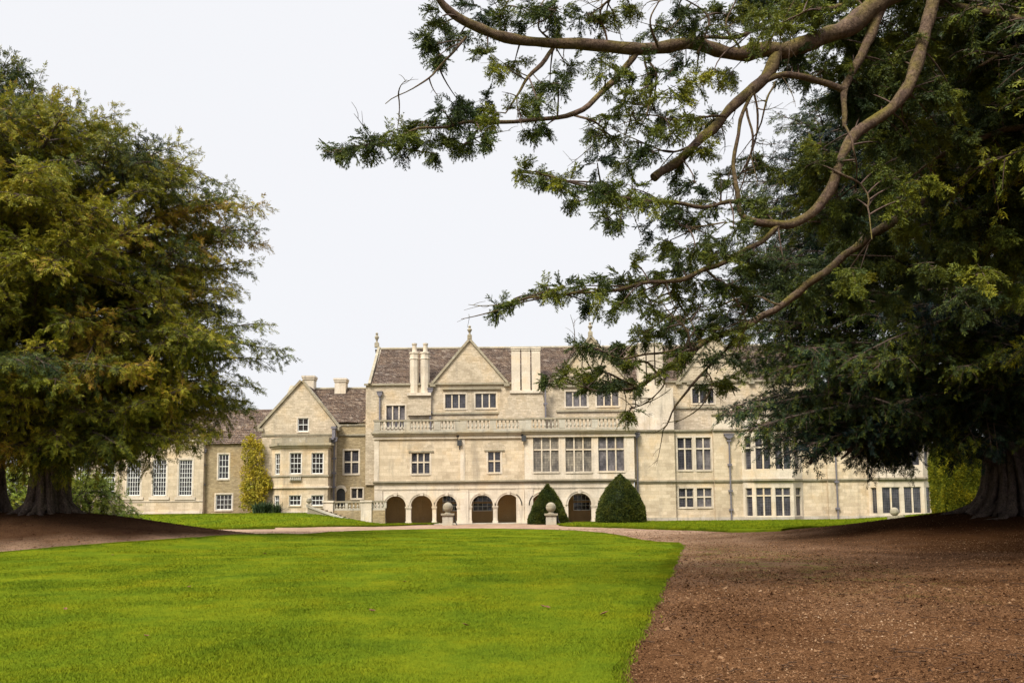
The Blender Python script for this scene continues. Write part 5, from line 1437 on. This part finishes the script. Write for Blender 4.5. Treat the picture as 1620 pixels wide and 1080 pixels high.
# ------------------------------------------------------------------ clipped yews, hedge, climber, border plants
def surface_leaves(pts, nrm, L_, W_, rgn, mat, name, root, tint0, per=3, spread=0.8):
    n = len(pts); pr = []
    for _ in range(6):
        o = []
        for k_ in range(per):
            d = unit(np.array((1, rgn.normal(0, .6), rgn.normal(0, .6)))); s_ = unit(np.cross(d, rgn.normal(0, 1, 3))); p = rgn.normal(0, L_ * 0.3, 3); p[0] = -abs(p[0]) * 0.6
            o.append(np.array([p, p + d * L_ * .45 + s_ * W_ / 2, p + d * L_, p + d * L_ * .45 - s_ * W_ / 2]))
        pr.append(o)
    V, tt = place(np.array(pr), pts, nrm + rgn.normal(0, spread, (n, 3)) * 0.5, rgn.uniform(0.7, 1.3, n), tint0, np.zeros(per), rgn)
    return np_mesh(name, V, np.arange(len(V)).reshape(-1, 4), M[mat], root, tt)
def lumps(p, s_=1.6): return np.array([mnoise.noise(Vector(q) * s_) for q in p])
def cone(px, py_top, wpx, Y, label, pw, seed, tint):
    rgn = np.random.default_rng(seed)
    x = P(px, 800, Y)[0]; z0 = float(H(x, Y)); zt = P(px, py_top, Y)[2]; h = zt - z0; r0 = wpx / 2 * Y / F
    root = thing('clipped_yew', label, 'topiary', (x, Y, z0))
    def rad(t): return r0 * (1 - t ** pw) ** (0.95) * (1 + 0.0 * t)
    m = MB(); m.lathe((x, Y, z0), [(max(0.01, rad(t) * 0.93), h * 0.98 * t) for t in np.linspace(0, 1, 18)], 28); m.build('core', M['clipped'], root, smooth=True)
    n = 9000; t = rgn.random(n * 3); t = t[rgn.random(n * 3) < (rad(t) / r0 + 0.08)][:n]; n = len(t)
    a = rgn.random(n) * 6.283; r = rad(t)
    N_ = np.stack([np.cos(a), np.sin(a), 0.25 + 1.3 * t], 1)
    p = np.stack([x + r * np.cos(a), Y + r * np.sin(a), z0 + h * t], 1)
    lm = lumps(p)
    p = p + N_ * (0.09 * lm)[:, None]
    surface_leaves(p, N_ + np.array((0, 0, 0.3)), 0.16, 0.055, rgn, 'clipped', 'foliage', root, tint + 0.28 * lm + rgn.normal(0, 0.12, n))
cone(866.5, 767, 61, 81.0, 'smaller clipped yew cone half behind a stone ball', 1.55, 2, 0.42)
cone(982, 749, 76, 79.0, 'larger clipped dome shaped yew beside the last arch of the arcade', 2.2, 4, 0.45)
rgn = np.random.default_rng(6)
hx0, hz = P(1475, 750, 68)[0], P(1510, 694, 66)[2]
hz0 = float(H(hx0 + 3, 68)) - 0.2
hd = thing('clipped_hedge', 'tall clipped yellow green hedge between the house and the great yew', 'hedge', (hx0 + 5, 68, hz0))
hx1, hy0, hy1 = hx0 + 8, 66.0, 68.5
m = MB(); m.box(hx0 + .15, hx1 - .15, hy0 + .15, hy1 - .15, hz0, hz - .2); m.build('core', M['hedge'], hd)
n = 26000
fc = rgn.choice(3, n, p=(0.56, 0.24, 0.20)); u, v = rgn.random(n), rgn.random(n)
p = np.zeros((n, 3)); Nn = np.zeros((n, 3))
for k_, (ax, nn_) in enumerate((((hx1 - hx0, 0, hz - hz0), (0, -1, 0.1)), ((0, hy1 - hy0, hz - hz0), (-1, 0, 0.1)), ((hx1 - hx0, hy1 - hy0, 0), (0, 0, 1)))):
    q = fc == k_; Nn[q] = nn_
    p[q, 0] = hx0 + u[q] * ax[0]; p[q, 1] = hy0 + (u[q] if k_ == 1 else v[q]) * ax[1]; p[q, 2] = (hz if k_ == 2 else hz0) + v[q] * ax[2] * (k_ != 2)
lm = lumps(p, 0.9)
rd = np.clip((p[:, 2] - (hz - 1.3)) / 1.3, 0, 1) ** 2
cx = (hx0 + hx1) / 2; cy = (hy0 + hy1) / 2
p[:, 0] += np.where(p[:, 0] < hx0 + 1.2, rd * 0.75 * (1 - np.clip((p[:, 0] - hx0) / 1.2, 0, 1)), 0); p[:, 1] += np.where(p[:, 1] < hy0 + 1.2, rd * 0.75 * (1 - np.clip((p[:, 1] - hy0) / 1.2, 0, 1)), 0)
p += Nn * (0.18 * lm)[:, None]; p[:, 2] -= (fc == 2) * 0.25 * np.clip(1 - (p[:, 0] - hx0) / 1.5, 0, 1)
surface_leaves(p, Nn + np.array((0, 0, 0.25)), 0.16, 0.055, rgn, 'hedge', 'foliage', hd, 0.40 + 0.2 * lm + rgn.normal(0, 0.14, n), 3)

cl = thing('golden_climber', 'tall yellow leaved shrub climbing the stone wall by the gable', 'shrub', (P(400, 800, 87.0)[0], 87.0, ZG))
T = Tubes(); pts_ = []
for px, py, r in ((394, 702, 13), (408, 706, 11), (406, 718, 15), (392, 720, 13), (402, 736, 15), (394, 748, 15), (412, 750, 14), (398, 765, 18), (416, 768, 14), (392, 782, 14), (406, 785, 18), (420, 757, 9), (390, 796, 12), (404, 800, 16), (399, 693, 7), (425, 768, 7), (386, 770, 8)):
    c = P(px, py, 87.1); rr = r * 87 / F; k_ = int(120 * (r / 10) ** 2)
    q = rgn.normal(0, 1, (k_, 3)); q = unit(q) * rr * rgn.random((k_, 1)) ** 0.4 * np.array((1, 0.7, 1.1)); pts_.append(c + q)
    T.add(bez(np.array((P(402, 806, 87.3)[0], 87.3, ZG)), (c + np.array((P(402, 806, 87.3)[0], 87.4, ZG))) / 2 + rgn.normal(0, .2, 3), c, 8), np.linspace(0.05, 0.012, 8), 5)
pts_ = np.concatenate(pts_)
T.build('stems', M['twig'], cl)
surface_leaves(pts_, rgn.normal(0, 1, pts_.shape) + np.array((0, -0.5, 0.3)), 0.15, 0.07, rgn, 'gold', 'foliage', cl, 0.42 + 0.3 * lumps(pts_, 0.8) + rgn.normal(0, 0.15, len(pts_)), 5, 1.5)

sp_root = thing('strap_leaved_plant', 'clump of dark green strap leaves under the bay window', 'plant', (P(422, 806, 85.6)[0], 85.6, ZG - 0.1))
V, Q, tn = [], [], []; nv = 0
for _ in range(520):
    px = rgn.uniform(402, 442); x = P(px, 806, 85.6)[0]; y = 85.6 + rgn.uniform(-0.6, 0.6); z = float(H(x, y)) + 0.05
    a = rgn.random() * 6.283; L_ = rgn.uniform(0.9, 1.7); o_ = np.array((math.cos(a), math.sin(a), 0)); s_ = np.array((-o_[1], o_[0], 0)) * 0.035
    le = rgn.uniform(0.25, 0.8)
    pl = [np.array((x, y, z)) + o_ * L_ * le * t ** 1.6 + np.array((0, 0, L_ * (t - 0.55 * le * t ** 3))) for t in (0, .33, .66, 1)]
    for j, p_ in enumerate(pl): w_ = (0.8, 1, 0.7, 0.1)[j]; V += [p_ - s_ * w_, p_ + s_ * w_]
    Q += [(nv + 2 * j, nv + 2 * j + 1, nv + 2 * j + 3, nv + 2 * j + 2) for j in range(3)]; nv += 8; tn += [rgn.random()] * 8
np_mesh('leaves', np.array(V), np.array(Q), M['strap'], sp_root, np.array(tn))

b4 = onground(140, 57.0, -0.1)
yew_tree('low bright green conifer spreading flat branches behind the broad yew trunk', b4, 0.16, 0.9, 0.1, b4[2] + 0.5, b4[2] + 3.6, prof([(b4[2], 3.9), (b4[2] + 1.0, 3.2), (b4[2] + 2.2, 1.9), (b4[2] + 3.6, 0.5)]), 46, 31, 'conifer', 0.45, name='low_conifer', stems=2, forks=1)
b5 = onground(14, 58.0, -0.1)
yew_tree('pale green bush showing between the two yew trunks on the mound', b5, 0.16, 0.9, 0.1, b5[2] + 0.5, b5[2] + 4.2, prof([(b5[2], 2.2), (b5[2] + 1.4, 2.4), (b5[2] + 3.0, 1.6), (b5[2] + 4.2, 0.5)]), 46, 32, 'conifer', 0.5, name='green_bush', stems=2, forks=1)
